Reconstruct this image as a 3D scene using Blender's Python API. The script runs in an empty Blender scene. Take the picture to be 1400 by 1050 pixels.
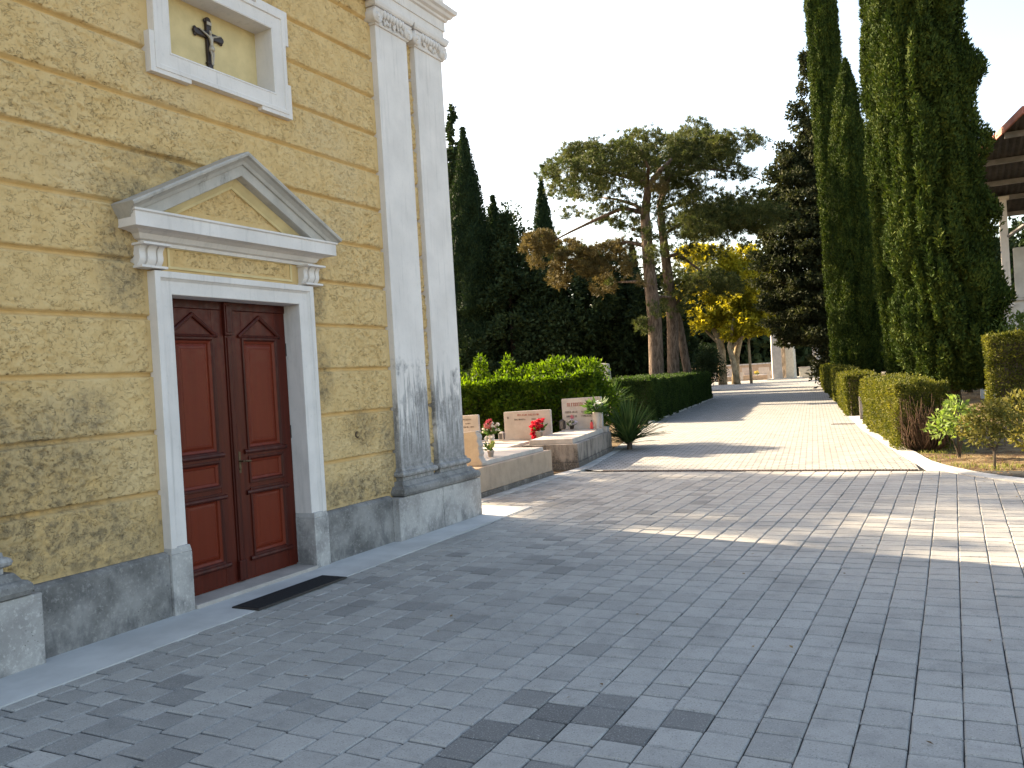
import bpy, math, random
import numpy as np
from mathutils import Vector, Matrix
R = math.radians
rng = np.random.default_rng(7); random.seed(7)
S = bpy.context.scene; COL = S.collection

# ------------------------------------------------------------------ camera
F_PX, YAW, PITCH, ROLL = 1150.0, R(27.75), R(-.27), R(3.42)
fw = Vector((-math.sin(YAW)*math.cos(PITCH), math.cos(YAW)*math.cos(PITCH), math.sin(PITCH)))
rt = Vector((math.cos(YAW), math.sin(YAW), 0)); up = rt.cross(fw)
r2 = rt*math.cos(ROLL) - up*math.sin(ROLL); u2 = rt*math.sin(ROLL) + up*math.cos(ROLL)
cam = bpy.data.cameras.new('camera'); co = bpy.data.objects.new('camera', cam); COL.objects.link(co)
mw = Matrix((r2, u2, -fw)).transposed().to_4x4(); mw.translation = (0, 0, 1.6); co.matrix_world = mw
cam.sensor_width = 36; cam.lens = F_PX/1400*36; cam.clip_start = .05; cam.clip_end = 2000
S.camera = co
# ------------------------------------------------------------------ light
SUN_AZ, SUN_EL = R(14), R(25)           # azimuth measured from -X towards +Y
sd = Vector((-math.cos(SUN_AZ)*math.cos(SUN_EL), math.sin(SUN_AZ)*math.cos(SUN_EL), math.sin(SUN_EL)))
W = bpy.data.worlds.new('World'); S.world = W; W.use_nodes = True
wn = W.node_tree; sky = wn.nodes.new('ShaderNodeTexSky'); sky.sky_type = 'NISHITA'; sky.sun_disc = False
sky.sun_elevation = SUN_EL; sky.sun_rotation = math.atan2(sd.x, sd.y)
sky.air_density = 1.0; sky.dust_density = 2.0; sky.ozone_density = 1.0
bg = wn.nodes['Background']; bg.inputs['Strength'].default_value = .10
wn.links.new(sky.outputs[0], bg.inputs[0])
sl = bpy.data.lights.new('sun', 'SUN'); sl.energy = 5.0; sl.angle = R(.5); sl.color = (1, .88, .70)
so = bpy.data.objects.new('sun', sl); COL.objects.link(so); so.rotation_euler = sd.to_track_quat('Z', 'Y').to_euler()
S.view_settings.view_transform = 'Standard'; S.view_settings.look = 'None'; S.view_settings.gamma = 1
S.view_settings.exposure = 2.3
S.view_settings.use_white_balance = True; S.view_settings.white_balance_temperature = 7700; S.view_settings.white_balance_tint = 11
S.cycles.max_bounces = 6; S.cycles.diffuse_bounces = 4; S.cycles.transmission_bounces = 3; S.cycles.transparent_max_bounces = 4
S.cycles.sample_clamp_indirect = 8

# ------------------------------------------------------------------ tags
def tag(o, label=None, cat=None, group=None, kind=None):
    for k, v in (('label', label), ('category', cat), ('group', group), ('kind', kind)):
        if v: o[k] = v
    return o
def thing(name, loc, label, cat, group=None, rz=0):
    o = bpy.data.objects.new(name, None); COL.objects.link(o); o.location = loc; o.rotation_euler = (0, 0, rz)
    o.empty_display_size = .2
    return tag(o, label, cat, group)
def children(o): return list(o.children)
def copy_tree(o, loc=None, rz=None, scale=None, label=None, group=None, parent=None):
    c = o.copy(); COL.objects.link(c)
    if parent: c.parent = parent
    if loc is not None: c.location = loc
    if rz is not None: c.rotation_euler = (0, 0, rz)
    if scale is not None: c.scale = scale if hasattr(scale, '__len__') else (scale,)*3
    if label: c['label'] = label
    if group: c['group'] = group
    for ch in children(o): copy_tree(ch, parent=c)
    return c

# ------------------------------------------------------------------ mesh builder
class MB:
    def __init__(s): s.v = []; s.f = []; s.m = None
    def add(s, vs, fs):
        b = len(s.v)
        if s.m is not None: vs = [s.m @ Vector(p) for p in vs]
        s.v += [tuple(p) for p in vs]; s.f += [tuple(i+b for i in f) for f in fs]; return s
    def box(s, x0, x1, y0, y1, z0, z1): return s.frus((x0, x1, y0, y1), z0, (x0, x1, y0, y1), z1)
    def frus(s, a, z0, b, z1):
        p = [(a[0], a[2], z0), (a[1], a[2], z0), (a[1], a[3], z0), (a[0], a[3], z0), (b[0], b[2], z1), (b[1], b[2], z1), (b[1], b[3], z1), (b[0], b[3], z1)]
        return s.add(p, [(3, 2, 1, 0), (4, 5, 6, 7), (0, 1, 5, 4), (1, 2, 6, 5), (2, 3, 7, 6), (3, 0, 4, 7)])
    def prism(s, poly, axis, a, b):          # poly: 2d points in the other two axes (in x,y,z order)
        n = len(poly)
        def P(q, t): return (t, q[0], q[1]) if axis == 0 else (q[0], t, q[1]) if axis == 1 else (q[0], q[1], t)
        vs = [P(q, a) for q in poly] + [P(q, b) for q in poly]
        return s.add(vs, [tuple(range(n))[::-1], tuple(range(n, 2*n))] + [(i, (i+1) % n, n+(i+1) % n, n+i) for i in range(n)])
    def lathe(s, prof, c=(0, 0, 0), seg=16, axis=2):
        vs = []; n = len(prof)
        for k in range(seg):
            a = 2*math.pi*k/seg
            for r, h in prof:
                p = (r*math.cos(a), r*math.sin(a), h)
                if axis == 0: p = (p[2], p[0], p[1])
                vs.append((p[0]+c[0], p[1]+c[1], p[2]+c[2]))
        fs = [(k*n+i, ((k+1) % seg)*n+i, ((k+1) % seg)*n+i+1, k*n+i+1) for k in range(seg) for i in range(n-1)]
        fs += [tuple(k*n for k in range(seg))[::-1], tuple(k*n+n-1 for k in range(seg))]
        return s.add(vs, fs)
    def tube(s, pts, rad, seg=8):
        pts = [Vector(p) for p in pts]; n = len(pts)
        if not hasattr(rad, '__len__'): rad = [rad]*n
        vs = []; ref = Vector((.3, .9, .1))
        for i, p in enumerate(pts):
            d = (pts[min(i+1, n-1)]-pts[max(i-1, 0)]).normalized()
            if abs(d.dot(ref)) > .95: ref = Vector((1, .1, .2))
            a = d.cross(ref).normalized(); b = d.cross(a)
            vs += [p + (a*math.cos(2*math.pi*k/seg) + b*math.sin(2*math.pi*k/seg))*rad[i] for k in range(seg)]
        fs = [(i*seg+k, i*seg+(k+1) % seg, (i+1)*seg+(k+1) % seg, (i+1)*seg+k) for i in range(n-1) for k in range(seg)]
        fs += [tuple(range(seg))[::-1], tuple(range((n-1)*seg, n*seg))]
        return s.add(vs, fs)
    def frame(s, path, prof, x0, closed=False):
        # sweep a closed profile [(offset to the left of the path, height in +x)] round a path in the (y, z) plane
        n = len(path); m = len(prof); vs = []
        def nrm(a, b):
            d = Vector((b[0]-a[0], b[1]-a[1])).normalized(); return Vector((-d.y, d.x))
        for i in range(n):
            if closed or 0 < i < n-1:
                n0 = nrm(path[i-1], path[i]); n1 = nrm(path[i], path[(i+1) % n]); q = (n0+n1); q = q/(q.dot(n0))
            else: q = nrm(path[0], path[1]) if i == 0 else nrm(path[-2], path[-1])
            for o, h in prof: vs.append((x0+h, path[i][0]+q.x*o, path[i][1]+q.y*o))
        fs = []
        for i in range(n if closed else n-1):
            j = (i+1) % n
            fs += [(i*m+k, i*m+(k+1) % m, j*m+(k+1) % m, j*m+k) for k in range(m)]
        if not closed: fs += [tuple(range(m))[::-1], tuple(range((n-1)*m, n*m))]
        return s.add(vs, fs)
    def build(s, name, mat, parent=None, smooth=False, bevel=0, world=True, seg=2):
        me = bpy.data.meshes.new(name); v = np.array(s.v, float)
        if parent is not None and world: v = v - np.array(parent.location)[None, :]
        me.from_pydata(v.tolist(), [], s.f); me.materials.append(mat)
        import bmesh
        b = bmesh.new(); b.from_mesh(me); bmesh.ops.recalc_face_normals(b, faces=b.faces); b.to_mesh(me); b.free()
        o = bpy.data.objects.new(name, me); COL.objects.link(o)
        if parent is not None: o.parent = parent
        if smooth:
            for p in me.polygons: p.use_smooth = True
        if bevel:
            md = o.modifiers.new('bevel', 'BEVEL'); md.width = bevel; md.segments = seg; md.limit_method = 'ANGLE'; md.angle_limit = R(35)
        return o
def npmesh(name, V, Fq, mat, parent=None, world=True, smooth=False):
    """mesh from numpy vertex and quad arrays"""
    me = bpy.data.meshes.new(name); V = np.asarray(V, np.float32); Fq = np.asarray(Fq, np.int32)
    if parent is not None and world: V = V - np.array(parent.location, np.float32)[None, :]
    k = Fq.shape[1]
    me.vertices.add(len(V)); me.vertices.foreach_set('co', V.ravel())
    me.loops.add(Fq.size); me.loops.foreach_set('vertex_index', Fq.ravel())
    me.polygons.add(len(Fq)); me.polygons.foreach_set('loop_start', np.arange(0, Fq.size, k, dtype=np.int32))
    me.polygons.foreach_set('loop_total', np.full(len(Fq), k, np.int32))
    me.polygons.foreach_set('use_smooth', np.full(len(Fq), bool(smooth)))
    me.update(calc_edges=True); me.materials.append(mat)
    o = bpy.data.objects.new(name, me); COL.objects.link(o)
    if parent is not None: o.parent = parent
    return o
def hash2(ix, iy, seed):
    h = (ix.astype(np.int64)*374761393 + iy.astype(np.int64)*668265263 + seed*974634777) & 0xffffffff
    h = ((h ^ (h >> 13))*1274126177) & 0xffffffff
    return ((h ^ (h >> 16)) & 0xffff)/65535.0
def vnoise(x, y, seed=0):
    ix = np.floor(x); iy = np.floor(y); fx = x-ix; fy = y-iy
    fx = fx*fx*fx*(fx*(fx*6-15)+10); fy = fy*fy*fy*(fy*(fy*6-15)+10)
    a = hash2(ix, iy, seed); b = hash2(ix+1, iy, seed); c = hash2(ix, iy+1, seed); d = hash2(ix+1, iy+1, seed)
    return (a*(1-fx)+b*fx)*(1-fy) + (c*(1-fx)+d*fx)*fy
def fbm(x, y, seed=0, o=4, g=.5):
    t = 0; a = 1; n = 0
    for k in range(o): t = t + a*vnoise(x, y, seed+k); n += a; x = x*2.03+7.1; y = y*2.03+3.7; a *= g
    return t/n
def norm(a): return a/np.maximum(np.linalg.norm(a, axis=-1, keepdims=True), 1e-6)
def leaves(P, D, N, L, Wd):
    """one diamond leaf per row: base P, axis D, facing N"""
    n = len(P); L = np.broadcast_to(L, (n,))[:, None]; Wd = np.broadcast_to(Wd, (n,))[:, None]
    D = norm(D); Sx = norm(np.cross(D, N)); Nn = np.cross(Sx, D)
    V = np.stack([P, P+D*L*.45+Sx*Wd*.5+Nn*Wd*.12, P+D*L, P+D*L*.45-Sx*Wd*.5+Nn*Wd*.12], 1).reshape(-1, 3)
    return V, np.arange(4*n).reshape(-1, 4)
def merge(*parts):
    V = []; Fq = []; b = 0
    for v, f in parts: V.append(v); Fq.append(f+b); b += len(v)
    return np.concatenate(V), np.concatenate(Fq)
def rnd_dir(n):
    d = rng.normal(size=(n, 3)); return norm(d)

# ------------------------------------------------------------------ materials
class Mt:
    def __init__(s, name, rough=.8, spec=.3):
        s.m = bpy.data.materials.new(name); s.m.use_nodes = True; s.nt = s.m.node_tree
        s.b = s.nt.nodes['Principled BSDF']; s.b.inputs['Roughness'].default_value = rough
        s.b.inputs['Specular IOR Level'].default_value = spec
    def n(s, t, ins=None, **pr):
        x = s.nt.nodes.new(t)
        for k, v in pr.items(): setattr(x, k, v)
        for k, v in (ins or {}).items(): s.put(x.inputs[k], v)
        return x
    def put(s, sock, v):
        if isinstance(v, bpy.types.NodeSocket): s.nt.links.new(v, sock)
        elif v is not None:
            if hasattr(v, '__len__') and len(v) == 3 and sock.type == 'RGBA': v = (*v, 1)
            sock.default_value = v
    def pos(s): return s.n('ShaderNodeNewGeometry').outputs['Position']
    def obj(s): return s.n('ShaderNodeTexCoord').outputs['Object']
    def isl(s): return s.n('ShaderNodeNewGeometry').outputs['Random Per Island']
    def scale(s, v, sc): return s.n('ShaderNodeMapping', {'Vector': v, 'Scale': sc}).outputs[0]
    def noise(s, v, sc, det=4, ro=.55, dist=0):
        return s.n('ShaderNodeTexNoise', {'Vector': v, 'Scale': sc, 'Detail': det, 'Roughness': ro, 'Distortion': dist}).outputs['Fac']
    def vor(s, v, sc, out='Distance', feat='F1'): return s.n('ShaderNodeTexVoronoi', {'Vector': v, 'Scale': sc}, feature=feat).outputs[out]
    def ramp(s, f, stops, interp='LINEAR'):
        r = s.n('ShaderNodeValToRGB', {'Fac': f}); c = r.color_ramp; c.interpolation = interp
        while len(c.elements) < len(stops): c.elements.new(.5)
        for e, (p, col) in zip(c.elements, stops):
            e.position = p; e.color = (*col, 1) if hasattr(col, '__len__') else (col, col, col, 1)
        return r.outputs[0]
    def mix(s, f, a, b, bt='MIX'):
        x = s.nt.nodes.new('ShaderNodeMix'); x.data_type = 'RGBA'; x.blend_type = bt
        for i, v in ((0, f), (6, a), (7, b)): s.put(x.inputs[i], v)
        return x.outputs[2]
    def math(s, op, a, b=None, c=None):
        x = s.nt.nodes.new('ShaderNodeMath'); x.operation = op
        for i, v in enumerate((a, b, c)):
            if v is not None: s.put(x.inputs[i], v)
        return x.outputs[0]
    def sep(s, v, ax): return s.n('ShaderNodeSeparateXYZ', {'Vector': v}).outputs[ax]
    def mr(s, v, a, b, c=0, d=1):
        return s.n('ShaderNodeMapRange', {0: v, 1: a, 2: b, 3: c, 4: d}, interpolation_type='SMOOTHSTEP').outputs[0]
    def bump(s, h, st=.3, dist=.01, prev=None):
        x = s.n('ShaderNodeBump', {'Height': h, 'Strength': st, 'Distance': dist})
        if prev is not None: s.put(x.inputs['Normal'], prev)
        s.put(s.b.inputs['Normal'], x.outputs[0]); return x.outputs[0]
    def col(s, c): s.put(s.b.inputs['Base Color'], c); return s
    def rough(s, c): s.put(s.b.inputs['Roughness'], c); return s

def simple(name, c, rough=.7, var=.25, sc=6, bump=.2, spec=.3, fine=60):
    m = Mt(name, rough, spec); v = m.obj(); a = m.noise(v, sc, 5)
    m.col(m.mix(m.mr(a, .3, .7), tuple(x*(1-var) for x in c), tuple(min(1, x*(1+var)) for x in c)))
    if bump: m.bump(m.noise(v, fine, 4), bump, .004)
    return m.m
def leafmat(name, dark, mid, light, trans=.35, clump=1.2, tcol=None, rough=.55):
    m = Mt(name, rough, .10); g = m.isl(); p = m.pos(); nz = m.noise(p, clump, 3)
    f = m.math('ADD', m.math('MULTIPLY', g, .6), m.math('MULTIPLY', m.mr(nz, .3, .7), .4))
    c = m.ramp(f, [(0, dark), (.5, mid), (1, light)]); m.col(c)
    if trans:
        t = m.n('ShaderNodeBsdfTranslucent', {'Color': m.mix(1.0, c, tcol or (1.5, 1.6, .8), 'MULTIPLY')})
        x = m.n('ShaderNodeMixShader', {0: trans, 1: m.b.outputs[0], 2: t.outputs[0]})
        m.nt.links.new(x.outputs[0], m.nt.nodes['Material Output'].inputs[0])
    return m.m

def mk_stucco():
    m = Mt('ochre_stucco', .9, .2); p = m.pos(); y = m.sep(p, 1); z = m.sep(p, 2)
    big = m.noise(p, 1.1, 4); med = m.noise(p, 7, 5, .6); fine = m.noise(p, 55, 4, .6)
    c = m.mix(m.mr(med, .3, .72), (.59, .398, .180), (.665, .468, .228))
    c = m.mix(m.mr(big, .45, .7, 0, .3), c, (.58, .46, .29))
    # weather stains with their own shapes: damp foot of the wall, left corner, pediment ends
    crust = m.mr(m.noise(p, 16, 5, .7), .45, .62)
    def blob(cy, cz, ry, rz):
        dy = m.math('DIVIDE', m.math('SUBTRACT', y, cy), ry); dz = m.math('DIVIDE', m.math('SUBTRACT', z, cz), rz)
        return m.mr(m.math('ADD', m.math('MULTIPLY', dy, dy), m.math('MULTIPLY', dz, dz)), 1.0, .0)
    tot = None
    for a in ((3.2, 1.1, .95, .75), (3.5, .75, .9, .35), (4.1, 2.62, .28, .5), (6.1, 2.55, .25, .55), (3.75, 1.55, .25, .2), (4.5, 3.40, .55, .16), (4.15, 3.16, .35, .16), (4.2, 3.08, .3, .14), (6.2, 1.75, .18, .4), (6.75, 1.2, .3, .25), (7.2, .95, .25, .6), (4.0, .6, 1.0, .3), (6.6, .6, .9, .22)):
        bb = blob(*a); tot = bb if tot is None else m.math('MAXIMUM', tot, bb)
    st = m.math('MULTIPLY', tot, m.mr(m.noise(p, 7, 6, .72), .30, .55))
    st = m.math('MULTIPLY', st, m.math('ADD', .45, m.math('MULTIPLY', crust, .55)))
    c = m.mix(m.math('MULTIPLY', st, .72), c, (.07, .062, .050))
    c = m.mix(m.math('MULTIPLY', m.mr(fine, .58, .75), .25), c, (.22, .16, .07))
    m.col(c)
    rel = m.n('ShaderNodeAttribute', attribute_name='relief').outputs['Fac']
    q1 = m.mr(m.noise(m.scale(p, (1, 1, 1.25)), 21, 3, .55, .9), .575, .61); q2 = m.mr(m.noise(m.scale(p, (1, 1, 1.2)), 40, 2, .5, .7), .63, .68)
    h = m.math('MULTIPLY', m.math('ADD', q1, m.math('MULTIPLY', q2, .6)), rel)
    b1 = m.bump(fine, .25, .004); m.bump(h, .9, .021, b1); return m.m
def mk_white(name, flake=True, base=(.75, .70, .665)):
    m = Mt(name, .75, .25); p = m.pos(); z = m.sep(p, 2); a = m.noise(p, 2.5, 4); b = m.noise(p, 30, 4)
    c = m.mix(m.mr(a, .3, .7), tuple(x*.88 for x in base), base)
    c = m.mix(m.math('MULTIPLY', m.mr(b, .55, .75), .18), c, (.42, .41, .40))
    st = m.mr(m.noise(m.scale(p, (7, 14, .8)), 1.6, 6, .65), .52, .74); c = m.mix(m.math('MULTIPLY', st, .30), c, (.33, .32, .30))
    if flake:   # worn paint, bare grey render below about two metres
        s1 = m.noise(m.scale(p, (9, 16, 1.5)), 1, 6, .65); lim = m.mr(z, .7, 2.75, .36, .80)
        k = m.mr(m.math('SUBTRACT', s1, lim), -.05, .09)
        big = m.mr(m.math('SUBTRACT', m.noise(p, 3.2, 5, .6), m.mr(z, .6, 2.5, .34, .68)), -.03, .11)
        k = m.math('MULTIPLY', m.math('MAXIMUM', k, big), m.mr(m.noise(p, 40, 4), .25, .5, .55, 1))
        k = m.math('MULTIPLY', k, m.mr(z, 2.6, 1.9))
        g = m.mix(m.mr(m.noise(m.scale(p, (10, 22, 2.5)), 1, 6, .7), .35, .65), (.18, .172, .168), (.46, .445, .435)); c = m.mix(k, c, g)
        c = m.mix(m.math('MULTIPLY', m.mr(z, 1.1, .75), .7), c, m.mix(m.mr(m.noise(p, 14, 5, .7), .3, .7), (.13, .125, .122), (.38, .365, .355)))
    m.col(c); m.bump(m.noise(p, 45, 5), .25, .004); return m.m
def mk_plinth(name, lo, hi, stain):
    m = Mt(name, .85, .25); p = m.pos(); z = m.sep(p, 2); a = m.noise(p, 3.2, 6, .62); b = m.noise(p, 38, 5, .7)
    c = m.mix(m.mr(a, .32, .68), lo, hi)
    c = m.mix(m.math('MULTIPLY', m.mr(b, .5, .72), .5), c, tuple(x*1.5 for x in hi))
    s = m.mr(m.math('ADD', m.noise(m.scale(p, (5, 6, 3.5)), 1, 8, .72), m.mr(z, .0, .2, .10, 0)), .50, .72)
    c = m.mix(m.math('MULTIPLY', s, .6), c, stain)
    pit = m.mr(m.vor(p, 42), .22, .10)
    c = m.mix(m.math('MULTIPLY', pit, m.mr(m.noise(p, 5, 3), .5, .65, 0, .7)), c, (.05, .05, .05))
    m.col(c); m.bump(b, .4, .006); return m.m
def mk_wood():
    m = Mt('red_brown_varnish', .4, .22); p = m.pos(); g = m.noise(m.scale(p, (14, 26, 1.4)), 1, 6, .6, .4)
    c = m.mix(m.mr(g, .3, .7), (.045, .007, .0045), (.105, .016, .008)); a = m.noise(p, 2.2, 4)
    c = m.mix(m.mr(a, .4, .75, 0, .4), c, (.05, .012, .010)); m.col(c)
    x = m.sep(p, 0); pan = m.mr(x, -5.400, -5.407); c = m.mix(pan, m.mix(.35, c, (.035, .007, .005)), m.mix(.6, c, (.19, .023, .006))); m.col(c); m.rough(m.mr(m.noise(p, 20, 3), .3, .7, .28, .5)); m.bump(g, .12, .003); return m.m
def mk_paver():
    m = Mt('grey_concrete_pavers', .85, .25); p = m.pos()
    sh = m.n('ShaderNodeAttribute', attribute_name='shade').outputs['Fac']
    a = m.ramp(sh, [(0, (.105, .102, .098)), (.3, (.19, .185, .177)), (.5, (.31, .299, .281)), (1, (.43, .413, .385))])
    sp = m.noise(p, 120, 4, .75); a = m.mix(m.math('MULTIPLY', m.mr(sp, .53, .66), .5), a, (.56, .545, .53))
    a = m.mix(m.math('MULTIPLY', m.mr(m.noise(p, 95, 4, .75), .55, .66), .6), a, (.08, .078, .076))
    a = m.mix(m.math('MULTIPLY', m.mr(m.noise(p, 9, 5, .65), .45, .75), .30), a, (.12, .12, .118))
    a = m.mix(m.math('MULTIPLY', m.mr(m.noise(p, 1.3, 5, .6), .45, .7), .30), a, (.14, .137, .132))
    m.col(a); m.bump(sp, .45, .003, m.bump(m.noise(p, 40, 4), .2, .004)); return m.m
def mk_brickpath():
    m = Mt('pale_path_pavers', .85, .3); p = m.pos()
    r = m.n('ShaderNodeMapping', {'Vector': p, 'Rotation': (0, 0, R(-8))}).outputs[0]
    b = m.n('ShaderNodeTexBrick', {'Vector': r, 'Color1': (.34, .335, .325, 1), 'Color2': (.22, .218, .21, 1), 'Mortar': (.06, .057, .053, 1), 'Scale': 1, 'Mortar Size': .010, 'Bias': 0, 'Brick Width': .2, 'Row Height': .1})
    c = m.mix(m.mr(m.noise(p, .9, 5), .4, .7, 0, .4), b.outputs['Color'], (.27, .26, .24))
    c = m.mix(m.math('MULTIPLY', m.mr(m.noise(p, 120, 3), .5, .7), .3), c, (.38, .37, .36)); m.col(c)
    m.bump(b.outputs['Fac'], -.4, .006); return m.m
def mk_soil():
    m = Mt('bed_soil', .95, .1); p = m.pos(); a = m.noise(p, 3, 6, .6); b = m.noise(p, 40, 5, .7)
    c = m.mix(m.mr(a, .35, .65), (.07, .042, .026), (.20, .15, .085)); c = m.mix(m.math('MULTIPLY', m.mr(b, .5, .7), .6), c, (.26, .20, .12))
    m.col(c); m.bump(b, .8, .03); return m.m
def mk_ground():
    m = Mt('dry_ground', .95, .1); p = m.pos(); a = m.noise(p, .25, 6, .6); b = m.noise(p, 8, 5, .7)
    c = m.mix(m.mr(a, .35, .65), (.10, .10, .05), (.20, .17, .12)); c = m.mix(m.math('MULTIPLY', m.mr(b, .45, .7), .5), c, (.30, .27, .21))
    m.col(c); m.bump(b, .5, .04); return m.m
def mk_bark(name, lo, hi, sc=(7, 7, 1.6)):
    m = Mt(name, .95, .1); v = m.obj(); a = m.noise(m.scale(v, sc), 1.6, 6, .7, .6)
    m.col(m.mix(m.mr(a, .35, .65), lo, hi)); m.bump(a, .9, .05); return m.m
def mk_stone(name, c, stain=(.16, .14, .12), amt=.5):
    m = Mt(name, .6, .35); p = m.pos(); z = m.sep(p, 2); a = m.noise(p, 4, 5, .6); b = m.noise(p, 60, 4, .6)
    k = m.mix(m.mr(a, .35, .65), tuple(x*.82 for x in c), c); k = m.mix(m.math('MULTIPLY', m.mr(b, .5, .7), .2), k, tuple(x*.6 for x in c))
    s = m.math('MULTIPLY', m.mr(m.math('ADD', m.noise(m.scale(p, (5, 5, 1.5)), 1, 6, .65), m.mr(z, 0, .2, .16, 0)), .52-.10*(amt > .9), .76-.14*(amt > .9)), amt)
    s = m.math('MULTIPLY', s, m.mr(b, .3, .6, .4, 1)); m.col(m.mix(s, k, stain)); m.bump(b, .2, .003); return m.m
def emis_free(name, c, rough=.5, spec=.5, metal=0):
    m = Mt(name, rough, spec); m.b.inputs['Metallic'].default_value = metal
    v = m.obj(); m.col(m.mix(m.noise(v, 25, 3), tuple(x*.8 for x in c), c)); return m.m
MAT = dict(stucco=mk_stucco(), white=mk_white('worn_white_paint'), trim=mk_white('white_stone_trim', False, (.74, .69, .655)), greytrim=mk_stone('weathered_grey_trim', (.47, .435, .39), (.12, .115, .10), .75),
  plinth=mk_plinth('grey_plinth', (.12, .115, .11), (.28, .268, .256), (.07, .07, .075)), plinth2=mk_plinth('pale_plinth_block', (.28, .265, .255), (.46, .44, .42), (.09, .09, .095)),
  wood=mk_wood(), paver=mk_paver(), brick=mk_brickpath(), soil=mk_soil(), ground=mk_ground(),
  strip=simple('smooth_concrete_strip', (.48, .48, .47), .8, .12, 2.5, .15), kerb=simple('pale_kerb_concrete', (.42, .41, .39), .85, .25, 5, .3),
  sand=simple('joint_sand', (.035, .034, .032), .95, .4, 20, .4), mat=simple('black_doormat_fibre', (.012, .012, .014), .95, .3, 60, .8),
  niche=simple('smooth_cream_plaster', (.62, .49, .26), .85, .10, 5, .15), tile=simple('terracotta_roof_tile', (.30, .12, .07), .85, .3, 3, .5),
  marble=mk_stone('pinkish_grave_marble', (.42, .31, .225), (.15, .12, .10), .5), marblew=mk_stone('pale_grave_marble', (.47, .42, .38), (.22, .20, .18), .25), dirtystone=mk_stone('stained_grave_stone', (.31, .265, .23), (.055, .048, .042), .95),
  brass=emis_free('worn_brass', (.12, .08, .045), .5, .4, .6), iron=emis_free('dark_iron', (.05, .045, .042), .6, .5, .5), darkwood=emis_free('dark_cross_wood', (.030, .016, .014), .5), bronze=emis_free('pale_bronze_figure', (.45, .38, .30), .45, .5, .35),
  pinebark=mk_bark('pine_bark', (.060, .042, .032), (.19, .140, .108)), planebark=mk_bark('plane_bark', (.16, .12, .075), (.36, .28, .18), (2.5, 2.5, 1.2)), darkbark=mk_bark('dark_bark', (.05, .04, .03), (.14, .11, .085)))
# ------------------------------------------------------------------ ground, paving
def sheet(name, poly, z, mat, kind='structure'):
    mb = MB(); mb.add([(x, y, z) for x, y in poly], [tuple(range(len(poly)))])
    return tag(mb.build(name, mat), kind=kind)
sheet('ground', [(-600, -300), (600, -300), (600, 900), (-600, 900)], -.06, MAT['ground'])
KERB_OUT = [(4.2, 9.0), (2.4, 10.5), (.69, 12.11), (.22, 12.72), (-.05, 13.26), (-.34, 14.0), (-.56, 15.04), (-1.15, 18.07), (-2.01, 22.76), (-3.88, 35.4), (-6.09, 50.6), (-8.6, 66.0), (-12.2, 90.0)]
def offset_path(p, d):
    out = []
    for i in range(len(p)):
        a = Vector(p[max(i-1, 0)]); b = Vector(p[min(i+1, len(p)-1)]); t = (b-a).normalized(); out.append((p[i][0]-t.y*d, p[i][1]+t.x*d))
    return out
KERB_IN = offset_path(KERB_OUT, .27)
PATH_L = [(-5.33, 13.02), (-5.95, 13.5), (-6.62, 17.3), (-8.4, 25.2), (-8.75, 26.0), (-11.4, 44.2), (-13.2, 44.6), (-22, 60), (-40, 90)]
sheet('path', PATH_L + [(-12, 90)] + KERB_IN[::-1][1:-5] + [(-.5, 13.02)], .0, MAT['brick'])
sheet('forecourt', [(-60, 86), (-11, 86), (-6, 104), (-60, 112)], -.004, simple('pale_gravel', (.42, .38, .32), .95, .2, 2, .5))
sheet('forecourt', [(-40, 44.7), (-13.3, 44.7), (-40, 87)], -.008, simple('grey_gravel', (.34, .31, .27), .95, .25, 1, .5))
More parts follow.
